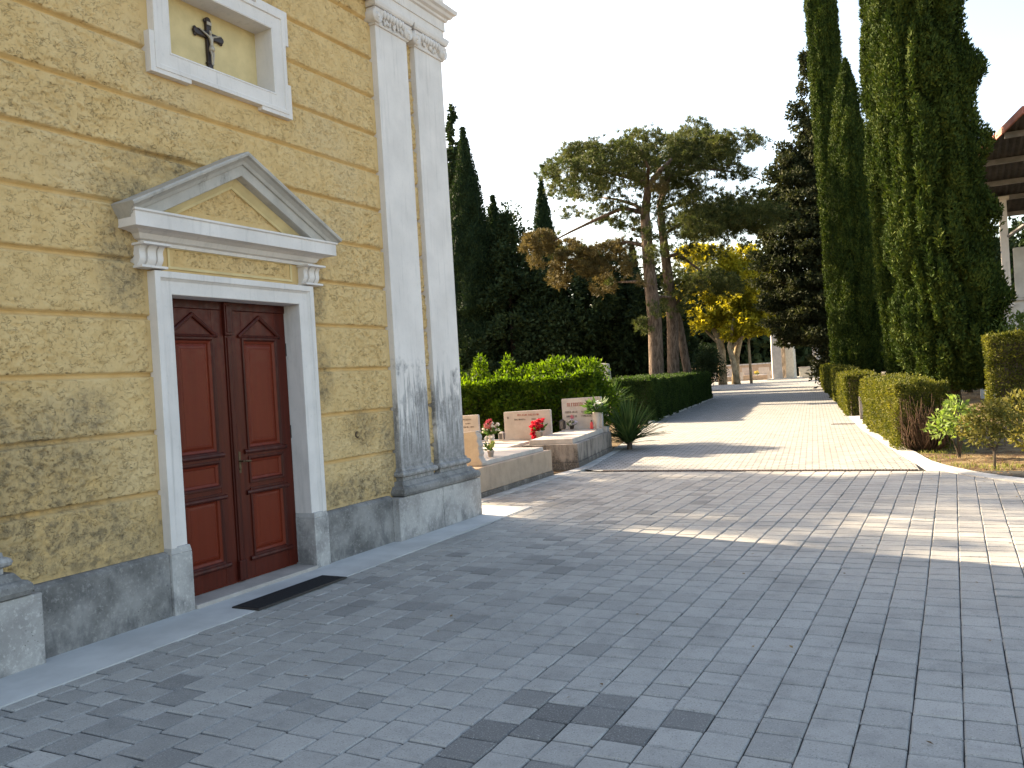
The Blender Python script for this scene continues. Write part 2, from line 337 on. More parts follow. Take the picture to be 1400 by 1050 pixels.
# concrete blocks of the forecourt, each with its own chamfer, in columns running away along the chapel
sheet('joint_sand', [(-5.9, -3), (6, -3), (6, 9.2), (.8, 13.05), (-5.9, 13.05)], -.012, MAT['sand'])
kx = np.array([p[0] for p in KERB_OUT]); ky = np.array([p[1] for p in KERB_OUT])
def kerb_x(y): return np.interp(y, ky, kx)
def make_pavers():
    V = []; x = -5.93; w = .203; rows = []
    while x < 5.5:
        y = -1.5 + random.random()*.3
        while y < 12.93:
            l = random.choice((.165, .2, .2, .235)); y1 = min(y+l, 12.94)
            cx, cy = x+w/2, (y+y1)/2
            a, b, c, d = x, x+w, y, y1; y = y+l+.005
            if cx > kerb_x(cy)-.13 and cy > 8.9: continue
            if cy < 9.38:
                lim = -4.70 - (cy-6)*.018
                if b < lim+.03: continue
                a = max(a, lim)
            elif b < -5.83: continue
            rows.append((a, b, c, d, (random.random()-.5)*.0035, (random.random()-.5)*.003, (random.random()-.5)*.003))
        x += w
    r = np.array(rows); g = .0034; ch = .007
    def ring(ins, z):
        a, b, c, d = r[:, 0]+ins-.001, r[:, 1]-ins+.001, r[:, 2]+ins+.0012, r[:, 3]-ins-.0012; zz = z+r[:, 4]; t1, t2 = r[:, 5], r[:, 6]
        return np.stack([np.stack([a, c, zz-t1-t2], 1), np.stack([b, c, zz+t1-t2], 1), np.stack([b, d, zz+t1+t2], 1), np.stack([a, d, zz-t1+t2], 1)], 1)
    n = len(r); J = rng.normal(0, .0011, (n, 4, 3))*np.array([1, 1, 0])
    V = np.concatenate([ring(g, -.02)+J, ring(g, -.007)+J, ring(g+ch, .0)+J], 1).reshape(-1, 3)
    base = (np.arange(n)*12)[:, None, None]
    q = [(8, 9, 10, 11)] + [(k+i, k+(i+1) % 4, k+4+(i+1) % 4, k+4+i) for k in (0, 4) for i in range(4)]
    o = npmesh('paving', V, (base+np.array(q)[None]).reshape(-1, 4), MAT['paver'])
    cx, cy = (r[:, 0]+r[:, 1])/2, (r[:, 2]+r[:, 3])/2; sh = np.clip(.66+rng.normal(0, .075, n), .3, 1)
    damp = np.clip((-1.9-cx)/1.2, 0, 1)*fbm(cx*.9+3, cy*.7, 17, 3)*1.5+.10; dk = rng.uniform(0, 1, n) < damp**2*.34
    near = (np.abs(cx+1.62) < .55) & (np.abs(cy-3.1) < .75); dk |= near & (rng.uniform(0, 1, n) < .42)
    sh = np.where(dk, np.where(near, rng.uniform(.12, .4, n), rng.uniform(.34, .56, n)), sh); at = o.data.attributes.new('shade', 'FLOAT', 'FACE'); at.data.foreach_set('value', np.repeat(sh, 9).astype(np.float32)); return o
tag(make_pavers(), kind='structure')
# smooth strip along the chapel
mb = MB(); mb.add([(-5.5, -2, .006), (-4.55, -2, .006), (-4.70, 6, .006), (-4.765, 9.4, .006), (-5.5, 9.4, .006), (-5.5, -2, -.05), (-4.55, -2, -.05), (-4.70, 6, -.05), (-4.765, 9.4, -.05), (-5.5, 9.4, -.05)],
    [(0, 1, 2, 3, 4), (1, 6, 7, 2), (2, 7, 8, 3), (3, 8, 9, 4)]); tag(mb.build('pavement_strip', MAT['strip']), kind='structure')
def ribbon(name, a, b, z, h, mat, step=1.0):
    """kerb stones laid end to end with open joints, one object"""
    A, B = np.array(a), np.array(b); cs = np.concatenate([[0], np.cumsum(np.linalg.norm(np.diff(A, axis=0), axis=1))]); L = cs[-1]; m = MB(); s = 0
    def at(P, t): return np.array([np.interp(t, cs, P[:, 0]), np.interp(t, cs, P[:, 1])])
    while s < L-.05:
        e = min(s+step, L); q = [s+.004, (s+e)/2, e-.004]; dz = random.uniform(-.003, .003)
        for k in range(2):
            p = [at(A, q[k]), at(B, q[k]), at(B, q[k+1]), at(A, q[k+1])]
            m.add([(*x, z+h+dz) for x in p]+[(*x, z-.1) for x in p], [(0, 1, 2, 3), (0, 4, 5, 1), (1, 5, 6, 2), (2, 6, 7, 3), (3, 7, 4, 0)])
        s = e
    return tag(m.build(name, mat), kind='structure')
def dense(p, step=.35):
    out = [p[0]]
    P = [Vector(q) for q in p]
    for i in range(len(P)-1):
        p0, p1, p2, p3 = P[max(i-1, 0)], P[i], P[i+1], P[min(i+2, len(P)-1)]
        k = max(1, int((p2-p1).length/step)); k = min(k, 12)
        for j in range(1, k+1):
            t = j/k; out.append(tuple(.5*((2*p1)+(p2-p0)*t+(2*p0-5*p1+4*p2-p3)*t*t+(3*p1-p0-3*p2+p3)*t**3)))
    return out
KO = dense(KERB_OUT); KI = offset_path(KO, .27)
ribbon('kerb', KO, KI, 0, .012, MAT['kerb'])
ribbon('kerb', [(-5.80, 9.45), (-5.86, 11), (-5.90, 12.5), (-5.86, 13.4), (-6.60, 17.2)], [(-5.62, 9.45), (-5.66, 11), (-5.70, 12.5), (-5.66, 13.45), (-6.38, 17.2)], 0, .009, MAT['kerb'])
ribbon('kerb', [(-8.62, 25.45), (-11.42, 44.1)], [(-8.45, 25.4), (-11.25, 44.1)], 0, .05, MAT['kerb'])
sheet('soil', [(9, 6)] + [(x+.03, y) for x, y in KO] + [(20, 90), (40, 6)], -.02, MAT['soil'])
sheet('soil', [(-12, 9.4), (-5.82, 9.4), (-5.92, 12.5), (-5.9, 13.4), (-6.65, 17.3), (-8.6, 25.0), (-22, 25), (-22, 9.4)], -.024, MAT['soil'])
sheet('soil', [(-8.65, 25.5), (-11.45, 44), (-30, 44), (-30, 25.5)], -.028, MAT['soil'])
# drain channel across the forecourt
def drain(name, a, b, w, label):
    t = thing(name, ((a[0]+b[0])/2, (a[1]+b[1])/2, 0), label, 'drain'); d = (Vector(b)-Vector(a)); L = d.length; ang = math.atan2(d.y, d.x)
    t.rotation_euler.z = ang
    m = MB()
    m.box(-L/2, L/2, -w/2, -w/2+.02, -.03, .012); m.box(-L/2, L/2, w/2-.02, w/2, -.03, .012); m.build('channel_rim', MAT['iron'], t, world=False)
    m = MB(); x = -L/2+.01
    while x < L/2-.02: m.box(x, x+.022, -w/2+.021, w/2-.021, -.03, .010); x += .042
    m.build('grating', emis_free('rust_stained_grating', (.16, .10, .075), .8, .3), t, world=False)
    m = MB(); m.box(-L/2, L/2, -w/2+.0215, w/2-.0215, -.055, -.034); m.build('channel_bed', MAT['sand'], t, world=False)
    return t
drain('drain_grate', (-5.25, 12.99), (-.52, 12.99), .13, 'long rusty drain grate running straight across the paving before the pale path')
drain('drain_grate', (-2.8, 22.55), (-2.25, 22.42), .16, 'short drain grate at the kerb beside the stone marker on the path')

# ------------------------------------------------------------------ chapel
XW = -5.27; CY = 5.17
ch = thing('chapel', (XW, CY, 0), 'ochre stucco chapel with white pilasters and red wooden door', 'chapel')
def P(mb, name, mat, bevel=0, smooth=False, parent=None):
    o = mb.build(name, mat, parent or ch, smooth, bevel)
    if parent is not None and parent is not ch: # keep world position under a part
        for v in o.data.vertices: v.co = Vector(v.co) + Vector(parent.location) - Vector((XW, CY, 0))
    return o
GRO = [.92, 1.37, 1.80, 2.225, 2.64, 3.05, 3.46, 3.86, 4.26, 4.66, 5.06, 5.46, 5.86]
def stucco_wall():
    st = .0088
    ys = np.concatenate([np.arange(1.72, 2.98, .06), np.arange(2.98, 8.06, st), np.arange(8.08, 8.62, .05), [8.60]]); zs = np.arange(.44, 6.30, st)
    Y, Z = np.meshgrid(ys, zs)
    wx = fbm(Y*9, Z*9, 3, 3)*.16; wz = fbm(Y*9, Z*9, 13, 3)*.16
    def stp(v, a, w): u = np.clip((v-a)/w, 0, 1); return u*u*(3-2*u)
    n1 = fbm((Y+wx*.35)*17, (Z+wz*.35)*21, 21, 3, .5); n2 = fbm((Y+wx*.2)*30, (Z+wz*.2)*36, 61, 2, .5)
    flake = stp(n1, .53, .06)*.010 + stp(n2, .60, .06)*.006 + (fbm(Y*5, Z*5, 7, 2)-.5)*.010
    am = .30+.9*np.clip((fbm(Y*1.6, Z*1.6, 55, 3)-.3)*2.2, 0, 1)
    tex = flake*np.clip(am, .45, 1.1)+.003
    d = np.min(np.abs(Z[..., None]-np.array(GRO)), axis=-1); d = np.minimum(d, np.where(Z < .92, .5, 9))
    inner = ((np.abs(Y-CY) < .97) & (Z > 2.56) & (Z < 3.0)) | ((Z >= 3.0) & (Z < 3.56-np.abs(Y-CY)*.5))     # smooth field between brackets and in the pediment
    pan = (np.abs(Y-CY) < .62) & (Z > 2.64) & (Z < 2.755)
    tri = (Z > 3.085) & (Z < 3.36-np.abs(Y-CY)*.56)
    wob = (vnoise(Y*9, Z*9, 77)-.5)*.012
    m = np.clip((d+wob-.021)/.010, 0, 1); gr = -.036*np.clip((.019-d)/.006, 0, 1) + .004*np.clip(1-np.abs(d-.024)/.005, 0, 1)
    edge = np.clip((7.24-Y)/.03, 0, 1)*np.clip((Y-3.1)/.03, 0, 1)
    m = m*np.where(Y < 7.3, edge, 1)
    df = np.where(Z < 2.62, np.abs(np.abs(Y-CY))-.87, 9); dn = np.maximum(np.abs(Y-CY)-.765, np.abs(Z-4.57)-.49)
    m = m*np.clip((df-.03)/.02, 0, 1)*np.clip((dn-.015)/.02, 0, 1)*np.clip((Z-.50)/.02, 0, 1)
    m = np.where(inner, np.where(pan | tri, 1.0, 0), m); gr = np.where(inner, np.where(pan | tri, -.004, 0), gr)
    X = XW + tex*m + gr + (fbm(Y*1.2, Z*1.2, 91, 2)-.5)*.01
    V = np.stack([X, Y, Z], -1).reshape(-1, 3); ny, nz = len(ys), len(zs)
    i = (np.arange(nz-1)[:, None]*ny+np.arange(ny-1)[None]).ravel(); Fq = np.stack([i, i+1, i+ny+1, i+ny], 1)
    c = V[Fq].mean(1); door = (np.abs(c[:, 1]-CY) < .76) & (c[:, 2] < 2.46); ni = (np.abs(c[:, 1]-CY) < .58) & (c[:, 2] > 4.26) & (c[:, 2] < 4.88)
    o = npmesh('wall', V, Fq[~(door | ni)], MAT['stucco'], ch, smooth=True)
    at = o.data.attributes.new('relief', 'FLOAT', 'POINT'); at.data.foreach_set('value', (m*np.clip(am*.8, .3, 1)).ravel().astype(np.float32))
    return o
stucco_wall()
m = MB(); D0, Y0, Y1 = -16., 1.74, 8.60        # the rest of the chapel shell
m.box(-5.60, -5.34, 1.76, 4.36, .1, 6.86); m.box(-5.60, -5.34, 5.98, 8.58, .1, 6.86); m.box(-5.60, -5.34, 4.36, 5.98, 2.52, 4.2); m.box(-5.60, -5.34, 4.36, 5.98, 4.95, 6.86); m.box(-5.62, -5.5, 4.5, 5.9, 4.2, 4.95)
m.box(D0, -5.33, Y1-.25, Y1, 0, 6.85); m.box(D0, -5.33, Y0, Y0+.25, 0, 6.85); m.box(D0, D0+.25, Y0+.251, Y1-.251, 0, 6.85)
m.prism([(Y0, 6.86), (Y1, 6.86), (CY, 8.95)], 0, -5.34, -5.12); m.prism([(Y0, 6.86), (Y1, 6.86), (CY, 8.95)], 0, D0, D0+.25)
P(m, 'wall', MAT['stucco'])
m = MB()
for s in (-1, 1):
    a, b = CY, CY+s*3.62; m.prism([(a, 9.05), (b, 7.05), (b, 7.17), (a, 9.19)], 0, D0-.2, -5.0)
P(m, 'roof', MAT['tile'])
PERM = Matrix(((0, 1, 0, 0), (0, 0, 1, 0), (1, 0, 0, 0), (0, 0, 0, 1)))
def wrap(mb, y0, y1, xf, xb, prof):
    mb.m = PERM; mb.frame([(xb, y1), (xf, y1), (xf, y0), (xb, y0)], prof, 0); mb.m = None
def entab():
    m = MB(); y0, y1, xf = Y0-.03, Y1+.03, -5.19
    pr = [(-.05, 5.662), (.05, 5.662), (.05, 5.69), (.005, 5.71), (.005, 5.79), (.02, 5.792), (.02, 5.90), (.045, 5.91), (.05, 5.935), (.085, 5.95), (.10, 5.98), (.13, 5.995), (.14, 6.04), (.02, 6.07), (.02, 6.73), (.05, 6.76), (.09, 6.80), (.18, 6.84), (.20, 6.94), (.24, 7.0), (-.05, 7.04)]
    wrap(m, y0, y1, xf, D0+.3, pr); return P(m, 'entablature', MAT['white'])
entab()
def pilaster(yc, flip):
    w = .285; m = MB(); m.box(-5.32, -5.20, yc-w, yc+w, .70, 5.46)
    p = P(m, 'pilaster', MAT['white'], .004)
    m = MB(); wrap(m, yc-w, yc+w, -5.20, -5.33, [(-.02, .60), (.012, .60), (.012, .64), (.03, .645), (.045, .655), (.052, .675), (.045, .695), (.03, .705), (.015, .71), (.012, .735), (-.02, .745)])
    P(m, 'base', MAT['white'], parent=p)
    cap(yc, w, p); return p
def cap(yc, w, p):
    m = MB(); z0 = 5.42
    wrap(m, yc-w, yc+w, -5.20, -5.33, [(-.02, z0), (.015, z0), (.022, z0+.012), (.015, z0+.024), (.004, z0+.03), (.004, z0+.075), (.012, z0+.08), (.03, z0+.10), (.045, z0+.135), (.05, z0+.16), (.035, z0+.175), (-.02, z0+.18)])
    wrap(m, yc-w-.05, yc+w+.05, -5.15, -5.33, [(-.05, z0+.182), (.0, z0+.182), (.012, z0+.195), (.02, z0+.225), (.02, z0+.238), (-.05, z0+.238)])
    for s in (-1, 1):                                    # volutes
        c = (0, yc+s*(w-.005), z0+.092)
        m.lathe([(.001, -5.30), (.078, -5.30), (.080, -5.165), (.074, -5.155), (.066, -5.160), (.060, -5.152), (.050, -5.160), (.043, -5.150), (.030, -5.158), (.020, -5.145), (.001, -5.142)], c, 24, 0)
    a = P(m, 'capital', MAT['white'], parent=p)
    for k in range(9):                                   # carved egg row and leaf swag between the volutes
        m2 = MB()
    m = MB()
    for k in range(7):
        yy = yc-w+.12+k*(2*w-.24)/6; m.lathe([(.001, -.05), (.018, -.035), (.026, 0), (.02, .03), (.001, .045)], (-5.158, yy, z0+.135), 8)
    for k in range(16):
        yy = yc+(random.random()-.5)*(.34); zz = z0+.035+random.random()*.075
        m.lathe([(.001, -.03), (.014, -.01), (.016, .01), (.001, .028)], (-5.182+.012*random.random(), yy, zz), 7)
    P(m, 'leaf_carving', MAT['white'], smooth=True, parent=p)
for k, yc in enumerate((CY-2.405-.725, CY-2.405, CY+2.395, CY+2.395+.725)): pilaster(yc, k < 2)
for s in (-1, 1):                                        # the shared blocks under each pair of pilasters
    a, b = sorted((CY+s*1.915, CY+s*3.60)); mid = CY+s*2.76
    m = MB(); m.box(-5.9, -5.12, a, mid-.002, 0, .45); m.box(-5.9, -5.12, mid+.002, b, 0, .45); P(m, 'pilaster_block', MAT['plinth2'], .008)
    a2, b2 = sorted((CY+s*2.08, CY+s*3.47))
    m = MB(); wrap(m, a2, b2, -5.19, -5.9, [(-.08, .45), (.055, .45), (.085, .462), (.098, .49), (.094, .525), (.075, .548), (.05, .556), (.046, .566), (.03, .59), (.022, .602), (-.08, .61)]); P(m, 'moulded_base', MAT['plinth'], smooth=False)
for a, b in ((CY-1.92, CY-.875), (CY+.875, CY+1.92)):
    m = MB(); m.prism([(-5.45, 0), (-5.20, 0), (-5.20, .455), (-5.235, .478), (-5.45, .478)], 1, a+.004, b-.004)
    P(m, 'plinth', MAT['plinth'], .006)
# door surround
m = MB(); m.frame([(4.47, .50), (4.47, 2.40), (5.87, 2.40), (5.87, .50)], [(0, -.20), (0, .055), (.006, .058), (.100, .058), (.106, .064), (.118, .076), (.122, .086), (.17, .086), (.17, -.03), (.04, -.03), (.04, -.20)], XW)
P(m, 'door_frame', MAT['trim'], .003)
for s in (-1, 1):
    m = MB(); a = CY+s*.69; b = CY+s*.88; y0, y1 = min(a, b), max(a, b)
    m.frus((-5.48, -5.178, y0, y1), 0, (-5.48, -5.178, y0, y1), .455); m.frus((-5.48, -5.178, y0, y1), .455, (-5.48, -5.187, y0+.012, y1-.008), .505)
    P(m, 'frame_foot', MAT['plinth2'], .006)
m = MB(); m.box(-5.62, -5.165, 4.485, 5.855, -.02, .035); P(m, 'threshold', MAT['marblew'], .006)
# double door
XD = -5.42
m = MB(); m.box(XD-.06, XD, 4.44, 5.90, .036, 2.44); m.box(XD-.001, XD+.022, 4.452, 5.888, 2.33, 2.41)
m.box(XD-.001, XD+.03, 5.135, 5.205, .05, 2.12); m.box(XD-.001, XD+.042, 5.15, 5.19, .05, 2.10)
m.box(XD-.001, XD+.05, 5.125, 5.215, 2.12, 2.395); m.box(XD-.001, XD+.058, 5.14, 5.20, 2.14, 2.37); m.box(XD-.001, XD+.05, 5.13, 5.21, .06, .22)
door = P(m, 'door', MAT['wood'], .004)
for s in (-1, 1):
    a, b = (4.475, 5.132) if s < 0 else (5.208, 5.865); m = MB(); z0, z1 = .05, 2.328
    p0, p1 = a+.125, b-.125
    st = [(.05, .23), (.80, .86), (1.07, 1.14), (2.09, 2.328)]
    m.box(XD-.001, XD+.018, a, p0, z0, z1); m.box(XD-.001, XD+.018, p1, b, z0, z1)
    for r0, r1 in st: m.box(XD-.001, XD+.0175, p0+.0005, p1-.0005, r0, r1)
    for zz0, zz1 in ((.23, .80), (.86, 1.07), (1.14, 2.09)):
        m.frame([(p0, zz0), (p0, zz1), (p1, zz1), (p1, zz0)], [(-.045, 0), (-.040, .008), (-.022, .014), (-.008, .030), (.010, .030), (.012, 0)], XD, True)
        q = .065; m.frame([(p0+q, zz0+q), (p0+q, zz1-q), (p1-q, zz1-q), (p1-q, zz0+q)], [(-.02, 0), (-.02, .012), (.0, .010), (.02, 0)], XD, True) if zz1-zz0 > .3 else None
        if zz1-zz0 > .3: m.box(XD-.001, XD+.0118, p0+q+.019, p1-q-.019, zz0+q+.019, zz1-q-.019)
    for zz in (.235, .80, 1.15):
        m.prism([(XD, zz-.05), (XD+.030, zz-.045), (XD+.040, zz-.03), (XD+.036, zz-.012), (XD+.022, zz-.004), (XD, zz)], 1, p0-.05, p1+.05)
    c = (p0+p1)/2; h = (p1-p0)/2+.05
    m.frame([(c-h, 2.118), (c, 2.295), (c+h, 2.118)], [(-.030, .016), (-.026, .034), (-.010, .040), (.004, .034), (.006, .016)], XD)
    m.prism([(XD, 2.095), (XD+.032, 2.10), (XD+.04, 2.112), (XD+.03, 2.122), (XD, 2.124)], 1, c-h, c+h)
    P(m, 'door_leaf', MAT['wood'], .003, parent=door)
m = MB(); m.box(XD+.018, XD+.024, 5.212, 5.236, .95, 1.13); m.tube([(XD+.02, 5.222, 1.05), (XD+.07, 5.222, 1.05), (XD+.075, 5.24, 1.05), (XD+.075, 5.30, 1.045)], .008, 8); m.lathe([(.001, XD+.024), (.008, XD+.024), (.008, XD+.03), (.001, XD+.031)], (0, 5.224, .985), 10, 0)
P(m, 'handle', MAT['brass'], parent=door)
for zz in (.35, 1.25, 2.0):
    for yy in (4.472, 5.868): m = MB(); m.lathe([(.001, zz-.06), (.011, zz-.058), (.011, zz+.058), (.001, zz+.06)], (XD+.012, yy, 0), 8); P(m, 'hinge', MAT['iron'], parent=door)
# pediment over the door
ped = MB(); HS = 1.145; ZE, ZA = 3.02, 3.605
ped.frame([(CY-HS, ZE), (CY, ZA), (CY+HS, ZE)], [(0, -.04), (0, .235), (-.012, .24), (-.030, .235), (-.036, .21), (-.060, .18), (-.085, .168), (-.087, .150), (-.165, .147), (-.170, .13), (-.170, -.04)], XW)
pd = P(ped, 'pediment', MAT['greytrim'], .002)
m = MB(); m.frame([(CY-.80, 3.015), (CY, 3.425), (CY+.80, 3.015)], [(.005, -.03), (.005, .075), (-.03, .055), (-.065, .026), (-.085, .022), (-.085, -.03)], XW); P(m, 'inner_moulding', MAT['niche'], parent=pd)
m = MB(); wrap(m, CY-.93, CY+.93, XW+.03, -5.33, [(-.10, 2.765), (.0, 2.765), (.004, 2.79), (.03, 2.80), (.055, 2.835), (.10, 2.852), (.165, 2.862), (.165, 2.962), (.178, 2.97), (.178, 2.985), (-.10, 3.03)]); P(m, 'cornice', MAT['trim'], parent=pd)
for s in (-1, 1):
    yc = CY+s*.875; m = MB(); w = .105; prof = []
    for k in range(13):
        t = k/12; z = 2.60+.165*t; x = -5.235+.085*t**1.3+.018*math.sin(t*2*math.pi*1.0)
        prof.append((x, z))
    poly = [(-5.33, 2.60)] + prof + [(-5.33, 2.765)]
    for a, b, dx in ((-w, -.055, 0), (-.055, -.035, -.014), (-.035, .035, .006), (.035, .055, -.014), (.055, w, 0)):
        m.prism([(x+(dx if x > -5.3 else 0), z) for x, z in poly], 1, yc+a, yc+b-.0005)
    m.box(-5.33, -5.165, yc-w-.01, yc+w+.01, 2.582, 2.60); m.box(-5.33, -5.128, yc-w-.015, yc+w+.015, 2.747, 2.7645)
    P(m, 'bracket', MAT['trim'], .002)
m = MB(); m.frame([(CY-.66, 2.625), (CY-.66, 2.757), (CY+.66, 2.757), (CY+.66, 2.625)], [(0, -.02), (0, .010), (.02, .012), (.022, -.02)], XW, True); P(m, 'panel_moulding', MAT['niche'])
# niche
N0, N1, M0, M1 = 4.61, 5.73, 4.28, 4.85
m = MB(); m.box(-5.47, -5.42, N0-.05, N1+.05, M0-.05, M1+.05); nb = P(m, 'niche_back', MAT['niche'])
m = MB(); m.frame([(N0, M0), (N0, M1), (N1, M1), (N1, M0)], [(0, -.16), (0, .05), (.012, .056), (.02, .05), (.118, .05), (.125, .064), (.16, .064), (.166, -.04), (.03, -.04), (.03, -.16)], XW, True)
O0, O1, Q0, Q1 = 4.405, 5.935, 4.085, 5.06
for sy in (0, 1):
    for sz in (0, 1):
        def b(ya, yb, za, zb):
            ys = (O0+ya, O0+yb) if not sy else (O1-yb, O1-ya); zs = (Q0+za, Q0+zb) if not sz else (Q1-zb, Q1-za); m.box(-5.33, XW+.058, *ys, *zs)
        b(0, .06, 0, .31); b(.0602, .38, 0, .06)
P(m, 'niche_frame', MAT['trim'], .002)
# small pipe mouth in the wall
m = MB(); m.lathe([(.032, -5.33), (.036, -5.262), (.028, -5.255), (.020, -5.258), (.018, -5.30), (.001, -5.30)], (0, 6.655, 1.15), 14, 0); P(m, 'pipe_mouth', MAT['brass'])

# ------------------------------------------------------------------ crucifix and doormat
cx = thing('crucifix', (-5.395, 5.165, 4.285), 'dark wooden crucifix with pale bronze figure hanging in the niche', 'crucifix')
m = MB(); Z = 4.30
m.box(-5.416, -5.388, 5.140, 5.192, Z, 4.765); m.box(-5.4155, -5.3885, 5.035, 5.297, 4.615, 4.668)
for q in ((5.166, 4.768, 'v'), (5.032, 4.6415, 'h'), (5.300, 4.6415, 'h')):
    m.lathe([(.001, -5.415), (.026, -5.415), (.030, -5.402), (.026, -5.389), (.001, -5.389)], (0, q[0], q[1]), 12, 0)
    for s in (-1, 1): m.lathe([(.001, -5.413), (.017, -5.413), (.019, -5.402), (.001, -5.391)], (0, q[0]+(s*.024 if q[2] == 'v' else (-.004 if q[0] < 5.1 else .004)), q[1]+(s*.024 if q[2] == 'h' else -.004)), 10, 0)
m.box(-5.4165, -5.386, 5.130, 5.202, Z, 4.33); m.box(-5.4165, -5.386, 5.132, 5.2, 4.40, 4.415)
m.build('cross', MAT['darkwood'], cx, bevel=.003)
m = MB(); m.box(-5.386, -5.380, 5.142, 5.190, 4.725, 4.752); m.build('title_plate', MAT['bronze'], cx)
def skin_body(name, pts, edges, rad, mat, parent, sub=2):
    me = bpy.data.meshes.new(name); me.from_pydata([tuple(Vector(p)-Vector(parent.location)) for p in pts], edges, []); me.materials.append(mat)
    o = bpy.data.objects.new(name, me); COL.objects.link(o); o.parent = parent
    o.modifiers.new('skin', 'SKIN'); me.skin_vertices  # the modifier adds the layer
    for i, r in enumerate(rad): me.skin_vertices[0].data[i].radius = (r, r) if not hasattr(r, '__len__') else r
    me.skin_vertices[0].data[0].use_root = True
    s = o.modifiers.new('sub', 'SUBSURF'); s.levels = s.render_levels = sub
    return o
fx = -5.374; 
pts = [(fx, 5.168, 4.535), (fx, 5.172, 4.57), (fx+.002, 5.166, 4.61), (fx+.002, 5.164, 4.63), (fx+.010, 5.156, 4.655), (fx+.008, 5.154, 4.675),
       (fx, 5.140, 4.628), (fx-.003, 5.10, 4.645), (fx-.006, 5.062, 4.663), (fx-.007, 5.046, 4.667), (fx, 5.190, 4.628), (fx-.003, 5.232, 4.645), (fx-.006, 5.270, 4.663), (fx-.007, 5.287, 4.667),
       (fx, 5.158, 4.52), (fx+.014, 5.156, 4.465), (fx+.004, 5.162, 4.40), (fx+.010, 5.164, 4.385), (fx, 5.180, 4.52), (fx+.014, 5.176, 4.463), (fx+.008, 5.170, 4.40), (fx+.014, 5.168, 4.383)]
edges = [(0, 1), (1, 2), (2, 3), (3, 4), (4, 5), (2, 6), (6, 7), (7, 8), (8, 9), (2, 10), (10, 11), (11, 12), (12, 13), (0, 14), (14, 15), (15, 16), (16, 17), (0, 18), (18, 19), (19, 20), (20, 21)]
rad = [.016, .015, .018, .008, .013, .011, .009, .007, .0055, .005, .009, .007, .0055, .005, .011, .009, .006, .006, .011, .009, .006, .006]
skin_body('figure', pts, edges, rad, MAT['bronze'], cx)
m = MB(); m.lathe([(.020, 4.500), (.026, 4.515), (.024, 4.535), (.018, 4.548), (.015, 4.55)], (fx+.002, 5.169, 0), 10); m.build('loincloth', MAT['bronze'], cx, smooth=True)
dm = thing('doormat', (-4.80, 5.10, .006), 'long black doormat lying before the red chapel door', 'doormat')
m = MB(); m.box(-4.90, -4.655, 4.60, 5.60, .0065, .022); m.build('fibre_pad', MAT['mat'], dm, bevel=.004)
m = MB(); m.frame([(-4.905, 4.595), (-4.905, 5.605), (-4.65, 5.605), (-4.65, 4.595)], [(0, 0), (0, .012), (.012, .010), (.014, 0)], 0, True)
mm = MB(); mm.m = PERM; mm.frame([(-4.90, 4.60), (-4.90, 5.60), (-4.655, 5.60), (-4.655, 4.60)], [(.001, .0062), (.001, .02), (.012, .017), (.014, .0062)], 0, True); mm.build('rubber_rim', MAT['iron'], dm)
# ------------------------------------------------------------------ graves beside the chapel
def rotz(x, y, a): return (x*math.cos(a)-y*math.sin(a), x*math.sin(a)+y*math.cos(a))
flowermats = {}
def petal(c):
    if c not in flowermats: flowermats[c] = leafmat('petal', tuple(x*.8 for x in c), c, tuple(min(.9, x*1.15) for x in c), .25, 20, (1, 1, 1))
    return flowermats[c]
GREEN = leafmat('cut_flower_leaf', (.02, .05, .015), (.05, .10, .03), (.10, .17, .05), .25, 10)
INK = simple('engraved_letters', (.10, .085, .08), .8, .1, 20, 0); REDINK = simple('red_letters', (.30, .09, .07), .8, .1, 20, 0)
GLASS = emis_free('lantern_glass', (.10, .09, .09), .15, .6); REDG = emis_free('red_candle_plastic', (.55, .03, .03), .3, .5); PURPLE = emis_free('photo_oval', (.16, .14, .15), .3)
def blooms(mb_parts, c, r, n, size, flat=.8):
    P = np.array(c)+rnd_dir(n)*np.array([r, r, r*flat])*rng.uniform(.6, 1, (n, 1)); out = []
    for p in P:
        k = 14; d = rnd_dir(k); d[:, 2] = np.abs(d[:, 2])*.7+.1; d += norm(p-np.array(c))*.5
        out.append(leaves(np.repeat(p[None], k, 0), d, rnd_dir(k), size*rng.uniform(.6, 1, k), size*.75))
    return merge(*out)
def vase(kind, loc, label, cat='vase', h=.22, r=.06, mat=None, flowers=(), green=60, gl=.10, group=None, spread=.11):
    t = thing(kind, loc, label, cat, group)
    m = MB(); m.lathe([(.001, 0), (r*.55, 0), (r*.6, .01), (r*.42, h*.16), (r*.62, h*.4), (r, h*.74), (r*.92, h*.92), (r*1.05, h), (r*.85, h), (r*.8, h*.9), (.001, h*.88)] if cat == 'vase' else [(.001, 0), (r*.72, 0), (r, h*.86), (r*1.08, h*.86), (r*1.1, h), (r*.95, h), (.001, h*.9)], (0, 0, 0), 20)
    m.build('pot' if cat != 'vase' else 'vase_body', mat or MAT['marblew'], t, True, world=False)
    n = green; d = rnd_dir(n); d[:, 2] = np.abs(d[:, 2])*.8+.15
    P0 = np.zeros((n, 3)); P0[:, 2] = h; P0 += norm(d)*rng.uniform(.0, spread, (n, 1))
    V, F_ = leaves(P0, d+rnd_dir(n)*.5, rnd_dir(n), gl*rng.uniform(.6, 1.2, n), gl*.35); npmesh('foliage', V, F_, GREEN, t, False)
    for (dx, dz, rr, n, size, col) in flowers:
        V, F_ = blooms(None, (dx[0], dx[1], h+dz), rr, n, size); npmesh('blossoms', V, F_, petal(col), t, False)
    return t
